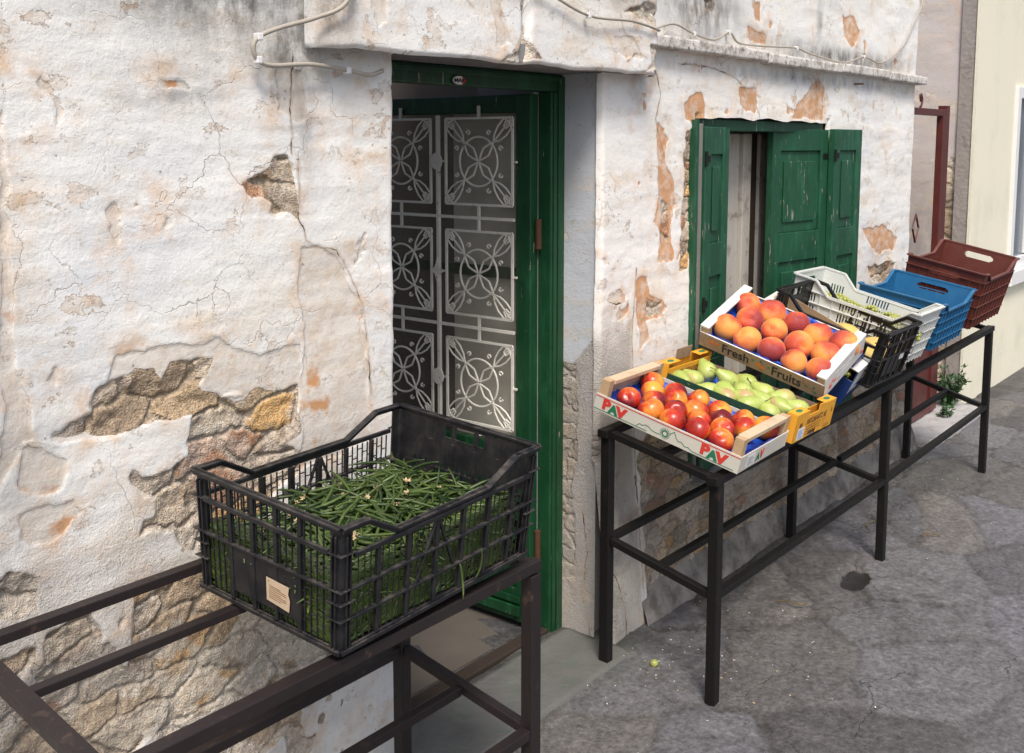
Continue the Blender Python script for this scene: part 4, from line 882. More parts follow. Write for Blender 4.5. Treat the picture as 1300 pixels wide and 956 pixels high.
def solid_crate(name, M4, L, Wd, H, mat, label, dip, slots=False, group='plastic harvest crates', handle='both', low_near=0.0, bands=(.18, .38, .58, .78), prof=(.08, .16, .74, .92), hscale=1.0):
    r = empty(name, mat=M4); tag(r, label, 'crate', group); k0 = .90
    def xf(p):
        k = k0 + (1 - k0) * p.z / H; return Vector((L / 2 + (p.x - L / 2) * k, Wd / 2 + (p.y - Wd / 2) * k, p.z))
    fm = face_maps(L, Wd)
    for nm in ('front', 'back', 'left', 'right'):
        fn, F = fm[nm]; long = nm in ('front', 'back'); b = MB(xf)
        Hn = H - (low_near if nm == 'left' else 0)
        base = H - dip - .004
        sl = []
        if slots and long:
            for (a, c) in ((.08, .22), (.40, .60), (.80, .94)):
                n = int(F * (c - a) / .013)
                for i in range(n):
                    for (za, zb) in ((.60, .78), (.36, .54)): sl.append((F * a + i * .013, F * a + i * .013 + .006, za * H, zb * H))
        if slots and not long:
            n = int(F * .84 / .016)
            for i in range(n):
                for (za, zb) in ((.10, .26), (.32, .48)): sl.append((F * .08 + i * .016, F * .08 + i * .016 + .007, za * H, zb * H))
        if not slots and long:
            sl = [(F * .06 + i * .020, F * .06 + i * .020 + .006, base - .030, base - .018) for i in range(int(F * .88 / .020))]
        if long:
            holed(b, fn, 0, F, .004, base, sl, -.003, 0)
            xs = [0, prof[0] * L, prof[1] * L, prof[2] * L, prof[3] * L, L]; hs = [H - low_near, H - low_near, H - dip, H - dip, H, H]
            if nm == 'back': xs = [L - x for x in xs][::-1]; hs = hs[::-1]
            top = list(zip(xs, hs)); i0 = 3 if nm == 'front' else 0
            for seg_ in ([top[0], top[1], top[2]], [top[3], top[4], top[5]]):
                poly = [(seg_[0][0], base)] + [(seg_[2][0], base)] + [p for p in seg_[::-1]]
                poly = [(seg_[0][0], base), (seg_[2][0], base)] + [(p[0], p[1]) for p in seg_[::-1] if p[1] > base + 1e-4]
                b.prism(poly, fn, -.003, 0)
            for (a, ha), (c, hc) in zip(top[:-1], top[1:]): fbar(b, fn, (a, ha - .003), (c, hc - .003), .007, -.005, .010)
        else:
            hol = list(sl)
            if handle == 'both' or nm == 'right':
                hu, hv = (.30, .70), (Hn - .058, Hn - .028)
                n = 6; 
                hol += [(F * hu[0] + .012, F * hu[1] - .012, hv[0], hv[1]), (F * hu[0] + .004, F * hu[0] + .0121, hv[0] + .005, hv[1] - .005), (F * hu[1] - .0121, F * hu[1] - .004, hv[0] + .005, hv[1] - .005), (F * hu[0], F * hu[0] + .0041, hv[0] + .010, hv[1] - .010), (F * hu[1] - .0041, F * hu[1], hv[0] + .010, hv[1] - .010)]
            holed(b, fn, 0, F, .004, Hn - .001, hol, -.003, 0)
            fbar(b, fn, (0, Hn - .003), (F, Hn - .003), .007, -.005, .010)
        for v in bands: frect(b, fn, -.004, F + .004, v * H - .0018, v * H + .0018, 0, .008)
        nb_ = 9 if long else 7
        for i in range(nb_ + 1):
            u = .012 + (F - .024) * i / nb_; frect(b, fn, u - .0018, u + .0018, .004, bands[-1] * H, 0, .0065)
        b.build('side_wall' if long else 'end_wall', mat, r, bevel=.0006, seg=1)
    b = MB(xf); b.box((.003, .003, .002), (L - .003, Wd - .003, .006)); b.build('floor_panel', mat, r)
    return r
white = solid_crate('crate', rot_frame((4.185, 1.376, .812), (1.8, 14.1, 1.1), .335), .525, .335, .235, M['whiteplastic'], 'white slotted plastic crate half full of green grapes, between black and blue crates', .055, slots=True, handle='none', prof=(.06, .17, .70, .82))
blue = solid_crate('crate', frame((4.545, 1.375, .822), (2.2, 10.5, .3)), .52, .362, .228, M['blueplastic'], 'blue plastic crate with an oval hand hole, between white and maroon crates', .048, low_near=.012, handle='right')
maroon = solid_crate('crate', frame((5.115, 1.38, .835), (.9, 12.0, -.9)), .572, .360, .300, M['maroonplastic'], 'tall maroon plastic crate at the far right end of the table', .055, low_near=.022, handle='both')
b = MB(); fb_ = face_maps(.52, .362)['front'][0]
text_obj('lettering', 'APOLLON', .022, M['whiteplastic'], blue, Matrix.Translation((.06, -.006, .158)) @ RX90, 1.3) if False else None

# ------------------------------------------------------------------ fruit trays
def tray(name, M4, L, Wd, label, cat='tray'):
    r = empty(name, mat=M4); tag(r, label, cat, 'shallow fruit trays'); return r
# nectarine tray: the long printed side faces -x
NM = frame((2.800, 1.391, .727), (2.88, 14.2, .3)); nL, nW, nH = .375, .515, .058
nt = tray('fruit_tray', NM, nL, nW, 'cream printed wooden tray of red nectarines with a mountain and sun drawing')
for nm in ('left', 'right'):
    fn, F = face_maps(nL, nW)[nm]; b = MB(); frect(b, fn, 0, F, .002, nH, -.004, 0); sb = b.build('side_board', M['cream'], nt, bevel=.0006, seg=1)
    if nm == 'left':
        b = MB(); frect(b, fn, 0, F, nH - .0075, nH - .0050, .0004, .0009); b.build('red_line', M['red'], sb)
        b = MB(); frect(b, fn, 0, .20, .0075, .0095, .0004, .0009)
        pts = [(.20, .0085), (.225, .012), (.245, .022), (.262, .018), (.278, .024), (.292, .023), (.305, .030), (.325, .031)]
        pts2 = [(.155, .0085)]
        for a, c in zip(pts[:-1], pts[1:]): pass
        ridge = [(.16, .010), (.172, .022), (.182, .020), (.192, .026), (.205, .024), (.216, .018), (.232, .016), (.245, .017)]
        ridge2 = [(.278, .030), (.292, .044), (.300, .030), (.310, .020), (.322, .022), (.334, .013), (.346, .016), (.360, .009), (.40, .0085), (.44, .0080), (.50, .0085)]
        for rr in (ridge, ridge2):
            for a, c in zip(rr[:-1], rr[1:]): fbar(b, fn, a, c, .0018, .0005, .001)
        cx_, cy_ = .262, .026
        ring = [(cx_ + .0085 * math.cos(t_), cy_ + .0085 * math.sin(t_)) for t_ in np.linspace(0, 2 * math.pi, 21)]
        for a, c in zip(ring[:-1], ring[1:]): fbar(b, fn, a, c, .003, .0005, .001)
        for k in range(16):
            t_ = k * math.pi / 8; fbar(b, fn, (cx_ + .010 * math.cos(t_), cy_ + .010 * math.sin(t_)), (cx_ + .0185 * math.cos(t_ + .12), cy_ + .0185 * math.sin(t_ + .12)), .0018, .0005, .001)
        b.build('landscape_print', M['inkgreen'], sb)
        # frame of the -x face: u runs from the wall to the street, v up
        FM = Matrix(((0, 0, -1, 0), (-1, 0, 0, nW), (0, 1, 0, 0), (0, 0, 0, 1)))
        for u in (.030, .385):
            text_obj('lettering', 'P', .044, M['red'], sb, FM @ Matrix.Translation((u, .017, .0005)), 1.25, .0026)
            text_obj('lettering', 'A', .038, M['inkgreen'], sb, FM @ Matrix.Translation((u + .027, .013, .0007)), 1.15, .0026)
            text_obj('lettering', 'V', .044, M['red'], sb, FM @ Matrix.Translation((u + .053, .012, .0009)), 1.3, .0028)
for nm in ('front', 'back'):
    fn, F = face_maps(nL, nW)[nm]; b = MB(); frect(b, fn, 0.0005, F - .0005, .002, nH - .003, -.0045, -.0005); eb = b.build('end_board', M['cream'], nt, bevel=.0006, seg=1)
    b = MB(); frect(b, fn, .034, F - .034, .094, .108, -.040, -.006); b.build('handle_rail', M['wood'], nt, bevel=.0015)
    b = MB(); frect(b, fn, .006, F - .006, nH - .0025, .078, -.012, -.006) if nm == 'back' else None
    if nm == 'back': b.build('upper_slat', M['wood'], nt, bevel=.001)
    if nm == 'front':
        b = MB(); frect(b, fn, .055, .115, .008, .048, .0, .0006); b.build('white_sticker', M['white'], eb)
        FM = Matrix(((1, 0, 0, 0), (0, 0, -1, 0), (0, 1, 0, 0), (0, 0, 0, 1)))
        text_obj('lettering', 'A', .034, M['inkgreen'], eb, FM @ Matrix.Translation((.128, .014, .0005)), 1.1, .0014); text_obj('lettering', 'V', .040, M['red'], eb, FM @ Matrix.Translation((.155, .016, .0008)), 1.1, .0014)
        b = MB()
        for i in range(4): frect(b, fn, .062, .105 - (i % 2) * .012, .016 + i * .007, .0172 + i * .007, .0007, .001)
        b.build('sticker_print', M['ink'], eb)
for (x, y) in ((0, 0), (nL, 0), (0, nW), (nL, nW)):
    b = MB(); x0 = .0045 if x == 0 else nL - .0345; y0_ = .0055 if y == 0 else nW - .0355
    b.box((x0, y0_, .004), (x0 + .030, y0_ + .030, .1085)); b.build('corner_block', M['woodend'], nt, bevel=.001)
b = MB(); b.box((.004, .005, .003), (nL - .004, nW - .005, .007)); b.build('base_board', M['wood'], nt)
def crumple(name, L, Wd, z, edge, mat, parent, seed=0):
    us = np.linspace(.006, L - .006, 40); vs_ = np.linspace(.007, Wd - .007, 52); X, Y = np.meshgrid(us, vs_)
    d = np.minimum(np.minimum(X, L - X), np.minimum(Y, Wd - Y)); zz = z + (np.abs(fbm(X, Y, 22, 4, seed) - .5)) * .035 + edge * (1 - sst(0.008, .05, d)) * (.75 + .5 * fbm(X, Y, 9, 3, seed + 3))
    b = MB(); b.add([tuple(p) for p in np.stack([X, Y, zz], -1).reshape(-1, 3)], [(j * 40 + i, j * 40 + i + 1, (j + 1) * 40 + i + 1, (j + 1) * 40 + i) for j in range(51) for i in range(39)])
    return b.build(name, mat, parent, smooth=False)
crumple('blue_paper_liner', nL, nW, .009, .032, M['bluepaper'], nt, 11)

# pear tray: orange cardboard
PM = frame((3.182, 1.390, .731), (.3, 12.3, .2)); pL, pW, pH = .318, .530, .105
pt_ = tray('fruit_tray', PM, pL, pW, 'orange yellow cardboard tray of green pears beside the nectarines')
for nm in ('front', 'back'):
    fn, F = face_maps(pL, pW)[nm]; b = MB(); s = 1
    frect(b, fn, 0, F * .30, .004, pH, -.003, 0); frect(b, fn, F * .70, F, .004, pH, -.003, 0)
    for (u0, u1, v0) in ((F * .30, F * .38, .006), (F * .38, F * .58, .022), (F * .58, F * .70, .006)): frect(b, fn, u0, u1, v0, pH - .018 if nm == 'front' else pH - .010, -.003, 0)
    if nm == 'front': frect(b, fn, F * .55, F * .70, pH - .018, pH + .004, -.003, 0)
    frect(b, fn, .002, F - .002, .012, pH - .020, -.036, -.033)
    for (u0, u1) in ((.0, F * .28), (F * .72, F)): frect(b, fn, u0, u1, pH - .0035, pH - .0005, -.036, -.0035)
    eb = b.build('end_panel', M['yellowboard'], pt_, bevel=.0008, seg=1)
    if nm == 'back':
        b = MB(); frect(b, fn, F * .34, F * .68, pH - .010, pH + .030, -.008, -.005); b.build('torn_flap', M['brownboard'], pt_)
    b = MB()
    for cx_ in (.045, F - .045):
        pl = [(cx_ + .020 * math.cos(k * math.pi / 8), -.019 + .009 * math.sin(k * math.pi / 8)) for k in range(16)]
        b.prism(pl, lambda u, v, w: fn(u, pH - .0004 + w, v), 0, .0005)
    b.build('oval_emblem', M['inkgreen'], eb)
    if nm == 'front':
        FM = Matrix(((1, 0, 0, 0), (0, 0, -1, 0), (0, 1, 0, 0), (0, 0, 0, 1)))
        text_obj('lettering', 'ΑΝΤΩΝΑΝΤΖ ΑΕ', .026, M['brownink'], eb, FM @ Matrix.Translation((.085, .054, .0003)), .82, .0006)
        b = MB()
        for i, l_ in enumerate((.12, .115, .12, .085)): frect(b, fn, .092, .092 + l_, .044 - i * .009, .0460 - i * .009, .0004, .0008)
        for i, l_ in enumerate((.045, .050, .030)): frect(b, fn, .245, .245 + l_, .020 - i * .006, .0212 - i * .006, .0004, .0008)
        b.build('small_print', M['brownink'], eb)
        b = MB(); frect(b, fn, .026, .078, .010, .050, .0004, .001); b.build('white_sticker', M['white'], eb)
        b = MB(); 
        for i in range(5): frect(b, fn, .032, .070 - (i % 2) * .01, .016 + i * .006, .0174 + i * .006, .0012, .0016)
        b.build('sticker_print', M['blueink'], eb)
        b = MB(); frect(b, fn, .030, .052, .054, .068, .0004, .001); b.build('barcode_block', M['brownink'], eb)
        text_obj('lettering', 'b', .030, M['brownink'], eb, FM @ Matrix.Translation((.288, .060, .0003)), .7, .0004)
    else:
        FM = Matrix(((1, 0, 0, 0), (0, 0, -1, pW - .0365), (0, 1, 0, 0), (0, 0, 0, 1)))
        text_obj('lettering', 'ΠΟΡΤΕΑΣΟΥ', .026, M['brownink'], eb, FM @ Matrix.Translation((.095, .048, 0)), .95, .0003)
b = MB(); fn, F = face_maps(pL, pW)['left']; frect(b, fn, .04, F - .04, .004, .074, -.003, 0); b.build('side_panel', M['darkgreenboard'], pt_, bevel=.0008, seg=1)
b = MB(); fn, F = face_maps(pL, pW)['right']; frect(b, fn, .04, F - .04, .004, .060, -.003, 0); b.build('side_panel', M['brownboard'], pt_, bevel=.0008, seg=1)
b = MB()
for nm in ('left', 'right'):
    fn, F = face_maps(pL, pW)[nm]
    for (u0, u1) in ((0, .0395), (F - .0395, F)): b = MB(); frect(b, fn, u0, u1, .004, pH - .004, -.003, 0); b.build('corner_panel', M['yellowboard'], pt_, bevel=.0008, seg=1)
pass
b = MB(); b.box((.004, .004, .002), (pL - .004, pW - .004, .005)); b.build('base_board', M['brownboard'], pt_)
crumple('blue_paper_liner', pL, pW, .010, .026, M['bluepaper'], pt_, 13)

# peach tray leaning on the next one
KM = frame((3.487, 1.416, .818), (2.0, 16.6, -23.0)); kL, kW, kH = .322, .498, .062
kt = tray('fruit_tray', KM, kL, kW, 'brown tray of large peaches lettered Fresh Fruits, tilted up over the pears')
for nm in ('left', 'right'):
    fn, F = face_maps(kL, kW)[nm]; b = MB(); frect(b, fn, 0, F, .002, kH, -.005, 0); sb = b.build('side_board', M['brownboard'], kt, bevel=.0008, seg=1)
    b = MB(); frect(b, fn, .002, F - .002, kH, kH + .0016, -.005, 0); b.build('edge_tape', M['whiteboard'], sb)
    if nm == 'left':
        FM = Matrix(((0, 0, -1, 0), (-1, 0, 0, kW), (0, 1, 0, 0), (0, 0, 0, 1)))
        text_obj('lettering', 'Fresh', .052, M['ink'], sb, FM @ Matrix.Translation((.095, .016, .0004)), .98, .0009)
        text_obj('lettering', 'Fruits', .052, M['ink'], sb, FM @ Matrix.Translation((.296, .015, .0004)), .98, .0009)
        b = MB()
        for (u, v, r0) in ((.246, .030, .010), (.262, .024, .009), (.055, .040, .010), (.075, .036, .009)): b.prism([(u + r0 * math.cos(k * math.pi / 6), v + r0 * .8 * math.sin(k * math.pi / 6)) for k in range(12)], fn, .0004, .0008 + r0 * .01)
        b.build('fruit_print', M['orangeink'], sb)
        b = MB()
        for (u, v, a_) in ((.228, .036, 2.6), (.280, .034, .4), (.252, .042, 1.2), (.455, .034, .5), (.440, .028, 2.8), (.462, .022, -.4)):
            du, dv = .014 * math.cos(a_), .014 * math.sin(a_); b.prism([(u, v), (u + du * .5 + dv * .3, v + dv * .5 - du * .3), (u + du, v + dv), (u + du * .5 - dv * .3, v + dv * .5 + du * .3)], fn, .0004, .0012)
        b.build('leaf_print', M['inkgreen'], sb)
for nm in ('front', 'back'):
    fn, F = face_maps(kL, kW)[nm]; b = MB()
    holed(b, fn, 0, F, .002, .086, [(.10, .20, .040, .043), (.13, .23, .055, .058), (.08, .15, .066, .069)] if nm == 'front' else [], -.004, 0); eb = b.build('end_board', M['whiteboard'], kt, bevel=.0008, seg=1)
    b = MB(); frect(b, fn, .001, F - .001, .0862, .094, -.036, .0); b.build('handle_rail', M['whiteboard'], kt, bevel=.001)
    if nm == 'front':
        b = MB()
        for (u, v) in ((.035, .030), (.055, .040), (.045, .018), (.075, .030), (.285, .022), (.30, .012)): b.prism([(u, v), (u + .016, v + .004), (u + .020, v + .012), (u + .004, v + .009)], fn, .0004, .001)
        b.build('red_print', M['red'], eb)
for (x, y) in ((0, 0), (kL, 0), (0, kW), (kL, kW)):
    b = MB(); x0 = .0055 if x == 0 else kL - .0335; y0_ = .0045 if y == 0 else kW - .0325; b.box((x0, y0_, .004), (x0 + .028, y0_ + .028, .0855)); b.build('corner_block', M['woodend'], kt, bevel=.001)
b = MB(); b.box((.005, .005, .003), (kL - .005, kW - .005, .007)); b.build('base_board', M['brownboard'], kt)
crumple('blue_paper_liner', kL, kW, .010, .048, M['bluepaper'], kt, 17)

# grape tray, dark blue cardboard
GM = frame((3.755, 1.46, .742), (7.0, 27.0, -7.5)); gL, gW, gH = .286, .455, .150
gr_ = tray('fruit_tray', GM, gL, gW, 'dark blue and white cardboard tray with green grapes, behind the peaches')
b = MB(); fn, F = face_maps(gL, gW)['left']; frect(b, fn, 0, F, .002, gH * .72, -.003, 0); b.build('side_panel', M['blueboard'], gr_, bevel=.0008, seg=1)
b = MB(); fn, F = face_maps(gL, gW)['right']; frect(b, fn, 0, F, .002, gH * 1.05, -.003, 0); b.build('side_panel', M['brownboard'], gr_, bevel=.0008, seg=1)
for nm in ('front', 'back'):
    fn, F = face_maps(gL, gW)[nm]; b = MB(); frect(b, fn, .0035, F - .0035, .002, gH, -.003, 0); eb = b.build('end_panel', M['blueboard'], gr_, bevel=.0008, seg=1)
    b = MB(); frect(b, fn, .02, F - .02, gH * .30, gH - .004, .0004, .001); frect(b, fn, .0035, F - .0035, gH + .0002, gH + .003, -.040, .002); b.build('white_print', M['whiteboard'], eb)
    b = MB()
    for i in range(7): a_ = .03 + i * .030; b.prism([(a_, .045 + (i % 3) * .012), (a_ + .026, .050 + (i % 2) * .015), (a_ + .022, .066 + (i % 2) * .012), (a_ + .004, .058 + (i % 3) * .010)], fn, .0012, .0018)
    b.build('blue_print', M['blueink'], eb)
    b = MB(); frect(b, fn, F * .03, F * .40, gH + .0032, gH + .030, -.030, -.026); b.build('folded_flap', M['brownboard'] if nm == 'back' else M['blueboard'], gr_)
b = MB(); b.box((.003, .003, .002), (gL - .003, gW - .003, .005)); b.build('base_board', M['brownboard'], gr_)

# ------------------------------------------------------------------ fruit
bpy.context.view_layer.update()
ORD = ['nearest the street', 'second from the street', 'third from the street', 'fourth from the street', 'fifth from the street', 'sixth from the street', 'seventh from the street']
def peach_mesh(name, mat, r, seed, crease=.10, sq=.93):
    rg = random.Random(seed); b = MB(); n = 28; m = 18; prof = []
    def fn(p, a):
        x, y, z = p; rr = math.hypot(x, y); th = math.atan2(rr, z)
        c = math.exp(-((math.atan2(math.sin(a), math.cos(a))) / .28) ** 2) * crease * .6 * math.sin(th) ** .7
        cav = math.exp(-(th / .36) ** 2) * .24 + math.exp(-((math.pi - th) / .25) ** 2) * .06
        k = (1 - c) * (1 - cav) * (1 + .02 * math.sin(2 * a + seed)); return (x * k, y * k, z * k * sq)
    prof = [(max(1e-5, math.sin(math.pi * i / m)) * r, math.cos(math.pi * i / m) * r) for i in range(m + 1)][::-1]
    b.lathe(prof, n, fn); return b.mesh(name, mat, True)
def put(name, mesh, loc, rot, label, cat, group, sc=1.0):
    o = bpy.data.objects.new(name, mesh); COL.objects.link(o); o.matrix_world = Matrix.Translation(loc) @ rot @ Matrix.Diagonal((sc * random.uniform(.96, 1.03), sc * random.uniform(.96, 1.03), sc * random.uniform(.95, 1.03), 1)); tag(o, label, cat, group); return o
def rrot(rg, tilt=40):
    return Matrix.Rotation(rg.uniform(-math.pi, math.pi), 4, 'Z') @ Matrix.Rotation(R(rg.uniform(-tilt, tilt)), 4, 'X') @ Matrix.Rotation(R(rg.uniform(-tilt, tilt)), 4, 'Y') @ Matrix.Rotation(rg.uniform(-math.pi, math.pi), 4, 'Z')
rg = random.Random(3)
nm_ = [peach_mesh('nectarine_skin_mesh', M['nectarine'], .0415, s, .07, .95) for s in range(4)]
nec = [(0.259, 0.462), (0.197, 0.426), (0.121, 0.376), (0.045, 0.430), (0.040, 0.345), (0.269, 0.375), (0.201, 0.344), (0.116, 0.296), (0.036, 0.262), (0.278, 0.296), (0.190, 0.258), (0.125, 0.213), (0.043, 0.178), (0.275, 0.213), (0.196, 0.172), (0.119, 0.129), (0.047, 0.098), (0.282, 0.132), (0.211, 0.092), (0.315, 0.060)]
nec = [(a + .018, c) for a, c in nec]
def relax(pts, d, lo, hi, it=60):
    P = [list(p) for p in pts]
    for _ in range(it):
        for i in range(len(P)):
            for j in range(i):
                dx = P[i][0] - P[j][0]; dy = P[i][1] - P[j][1]; q = math.hypot(dx, dy) or 1e-6
                if q < d:
                    s = (d - q) / q * .25; P[i][0] += dx * s; P[i][1] += dy * s; P[j][0] -= dx * s; P[j][1] -= dy * s
            P[i][0] = min(max(P[i][0], lo[0]), hi[0]); P[i][1] = min(max(P[i][1], lo[1]), hi[1])
    return P
nec = relax(nec, .0745, (.045, .050), (nL - .045, nW - .048))
rowname = lambda x, w, n: ['row along the printed side', 'second row from printed side', 'third row from printed side', 'row beside the pear tray'][min(3, int(x / w * n))]
cnt = {}
for i, (x, y) in sorted(enumerate(nec), key=lambda t_: t_[1][1]):
    row = rowname(x, nL, 4); k = cnt.get(row, 0); cnt[row] = k + 1
    put('nectarine', nm_[i % 4], NM @ Vector((x, y, .052 + (.005 if 60 > 0 and (i % 3 == 0) else 0))), NM.to_3x3().to_4x4() @ rrot(rg, 55), 'shiny red nectarine, %s, %s' % (ORD[k], row), 'nectarine', 'nectarines in the cream tray', rg.uniform(.92, 1.07))
pk_ = [peach_mesh('peach_skin_mesh', M['peach'], .0525, 20 + s, .11, .94) for s in range(4)]
pe = [(0.194, 0.437), (0.204, 0.34), (0.114, 0.381), (0.026, 0.42), (0.007, 0.318), (0.114, 0.281), (0.006, 0.216), (0.2, 0.226), (0.097, 0.17), (0.186, 0.127), (-0.001, 0.116), (0.106, 0.067), (0.189, 0.043), (0.01, 0.034)]
pe = relax([(a + .058, c + .005) for a, c in pe], .096, (.056, .052), (kL - .055, kW - .054))
cnt = {}
for i, (x, y) in sorted(enumerate(pe), key=lambda t_: t_[1][1]):
    row = ['row along the lettered side', 'middle row of the tilted tray', 'upper row of the tilted tray'][min(2, int(x / kL * 3))]; k = cnt.get(row, 0); cnt[row] = k + 1
    put('peach', pk_[i % 4], KM @ Vector((x, y, .060)), KM.to_3x3().to_4x4() @ rrot(rg, 45), 'large blushed orange peach, %s in the %s' % (ORD[k], row), 'peach', 'peaches in the tilted tray', rg.uniform(.92, 1.06))
# pears
def pear_parts(seed):
    rg_ = random.Random(seed); pf = [(.0005, -.036), (.012, -.0375), (.022, -.034), (.030, -.024), (.0335, -.010), (.032, .004), (.0275, .016), (.021, .027), (.0165, .036), (.0135, .043), (.009, .0485), (.004, .0500), (.0005, .0495)]
    b = MB(); b.lathe([(r_ * (1 + .03 * rg_.uniform(-1, 1)), z) for r_, z in pf], 22, lambda p, a: (p[0] * (1 + .03 * math.sin(2 * a + seed)), p[1], p[2])); body = b.mesh('pear_skin_mesh', M['pear'], True)
    b = MB(); b.tube([(0, 0, .048), (.002, .001, .060), (.006, .002, .072)], [.0016, .0013, .0018], 6); return body, b.mesh('pear_stem_mesh', M['stem'], True)
pp_ = [pear_parts(s) for s in range(3)]
pr = [(0.095, 0.485), (0.133, 0.445), (0.266, 0.451), (0.049, 0.336), (0.274, 0.365), (0.142, 0.312), (0.06, 0.277), (0.306, 0.309), (0.211, 0.276), (0.114, 0.227), (0.046, 0.182), (0.286, 0.231), (0.195, 0.193), (0.104, 0.151), (0.292, 0.158), (0.206, 0.127), (0.251, 0.088)]
pr = relax([(a - .045, c) for a, c in pr], .066, (.042, .07), (pL - .045, pW - .075))
cnt = {}
for i, (x, y) in sorted(enumerate(pr), key=lambda t_: t_[1][1]):
    row = ['row beside the dark green edge', 'middle row of the orange tray', 'row under the lettered board'][min(2, int(x / pL * 3))]; k = cnt.get(row, 0); cnt[row] = k + 1
    a_ = rg.uniform(-.9, .6) + (3.4 if i % 5 == 0 else .2)
    rot = PM.to_3x3().to_4x4() @ Matrix.Rotation(a_, 4, 'Z') @ Matrix.Rotation(-R(rg.uniform(58, 88)), 4, 'X') @ Matrix.Rotation(rg.uniform(0, 6), 4, 'Z')
    o = put('pear', pp_[i % 3][0], PM @ Vector((x, y, .052 + rg.uniform(-.003, .006))), rot, 'speckled green pear, %s in the %s' % (ORD[k], row), 'pear', 'pears in the orange tray', rg.uniform(1.02, 1.12))
    s_ = bpy.data.objects.new('stalk', pp_[i % 3][1]); COL.objects.link(s_); s_.parent = o
# melons
def melon_mesh(seed):
    b = MB(); m = 16; b.lathe([(max(1e-4, math.sin(math.pi * i / m)) * .062, -math.cos(math.pi * i / m) * .088) for i in range(m + 1)], 30, lambda p, a: (p[0] * (1 - .02 * abs(math.sin(5 * a))), p[1] * (1 - .02 * abs(math.sin(5 * a))), p[2])); return b.mesh('melon_rind_mesh', M['melon'], True)
mm = melon_mesh(1); BMx = rot_frame((3.86, 1.387, .792), (-2.0, 16.5, -1.0), .33)
for i, (x, y, z, a_, lb) in enumerate([(.09, .09, .065, 80, 'nearest the street, left'), (.10, .235, .065, 95, 'nearest the street, right'), (.225, .10, .068, 70, 'in the middle on the left'), (.23, .235, .068, 85, 'in the middle on the right'), (.365, .17, .070, 10, 'closest to the wall')]):
    put('melon', mm, BMx @ Vector((x, y, z)), BMx.to_3x3().to_4x4() @ Matrix.Rotation(R(a_), 4, 'Z') @ Matrix.Rotation(R(88), 4, 'X'), 'smooth yellow melon in the black slatted crate, %s' % lb, 'melon', 'melons in the black crate')
# grapes
def bunch_mesh(seed, n=55, sx=.06, sy=.035):
    rg_ = random.Random(seed); b = MB(); pts = []
    tries = 0
    while len(pts) < n and tries < 4000:
        tries += 1; t_ = rg_.random(); rad = sy * (1 - .65 * t_); a = rg_.uniform(0, 6.28); q = Vector((-sx + 2 * sx * t_, math.cos(a) * rad * rg_.random() ** .4, abs(math.sin(a)) * rad * .9 + .008))
        if all((q - w_).length > .0135 for w_ in pts): pts.append(q)
    for q in pts:
        r_ = rg_.uniform(.0078, .0095); m = 7
        b2 = [(max(1e-5, math.sin(math.pi * i / m)) * r_, -math.cos(math.pi * i / m) * r_ * 1.1) for i in range(m + 1)]
        base = len(b.v); b.lathe(b2, 9, lambda p, a: (p[0] + q.x, p[1] + q.y, p[2] + q.z))
    return b.mesh('grape_berries_mesh', M['grape'], True), b
gm = [bunch_mesh(s)[0] for s in range(3)]
def stalkmesh():
    b = MB(); b.tube([(-.085, 0, .03), (-.06, .004, .03), (-.03, 0, .025), (.0, -.003, .02), (.04, 0, .012)], [.002, .002, .0018, .0014, .001], 6); return b.mesh('grape_stalk_mesh', M['stem'], True)
gs = stalkmesh()
WM = rot_frame((4.185, 1.376, .812), (1.8, 14.1, 1.1), .335)
def bunch(i, Mx, p, a_, lb, grp):
    o = put('grape_bunch', gm[i % 3], Mx @ Vector(p), Mx.to_3x3().to_4x4() @ Matrix.Rotation(R(a_), 4, 'Z'), 'bunch of pale green grapes %s' % lb, 'grapes', grp)
    s_ = bpy.data.objects.new('stalk', gs); COL.objects.link(s_); s_.parent = o
wl = ['at the street end', 'second from the street end', 'third from the street end', 'fourth from the street end', 'at the wall end']
k = 0
for i in range(5):
    for j in range(3):
        bunch(k, WM, (.06 + i * .098 + (j % 2) * .01, .065 + j * .095, .112 + rg.uniform(-.008, .012)), rg.uniform(0, 360), 'in the white crate, %s, %s' % (wl[i], ['right side', 'middle', 'left side'][j]), 'grapes in the white crate'); k += 1
for i in range(4):
    for j in range(2):
        bunch(k, GM, (.08 + j * .11, .07 + i * .105, .050 + rg.uniform(-.004, .008)), rg.uniform(0, 360), 'in the blue tray, %s, %s' % (wl[i], ['peach side', 'melon side'][j]), 'grapes in the blue tray'); k += 1
# filling under the white crate grapes
b = MB(); rg2 = random.Random(9)
for _ in range(330):
    q = Vector((rg2.uniform(.03, .49), rg2.uniform(.03, .30), rg2.uniform(.085, .110))); m = 5; r_ = .0088
    b.lathe([(max(1e-5, math.sin(math.pi * i / m)) * r_, -math.cos(math.pi * i / m) * r_) for i in range(m + 1)], 7, lambda p, a: (p[0] + q.x, p[1] + q.y, p[2] + q.z))
b.box((.03, .03, .02), (.495, .305, .088))
o = b.build('loose_grapes', M['grape'], None, smooth=True); o.matrix_world = WM; tag(o, 'loose green grapes filling the white crate under the bunches', 'grapes', kind='stuff')
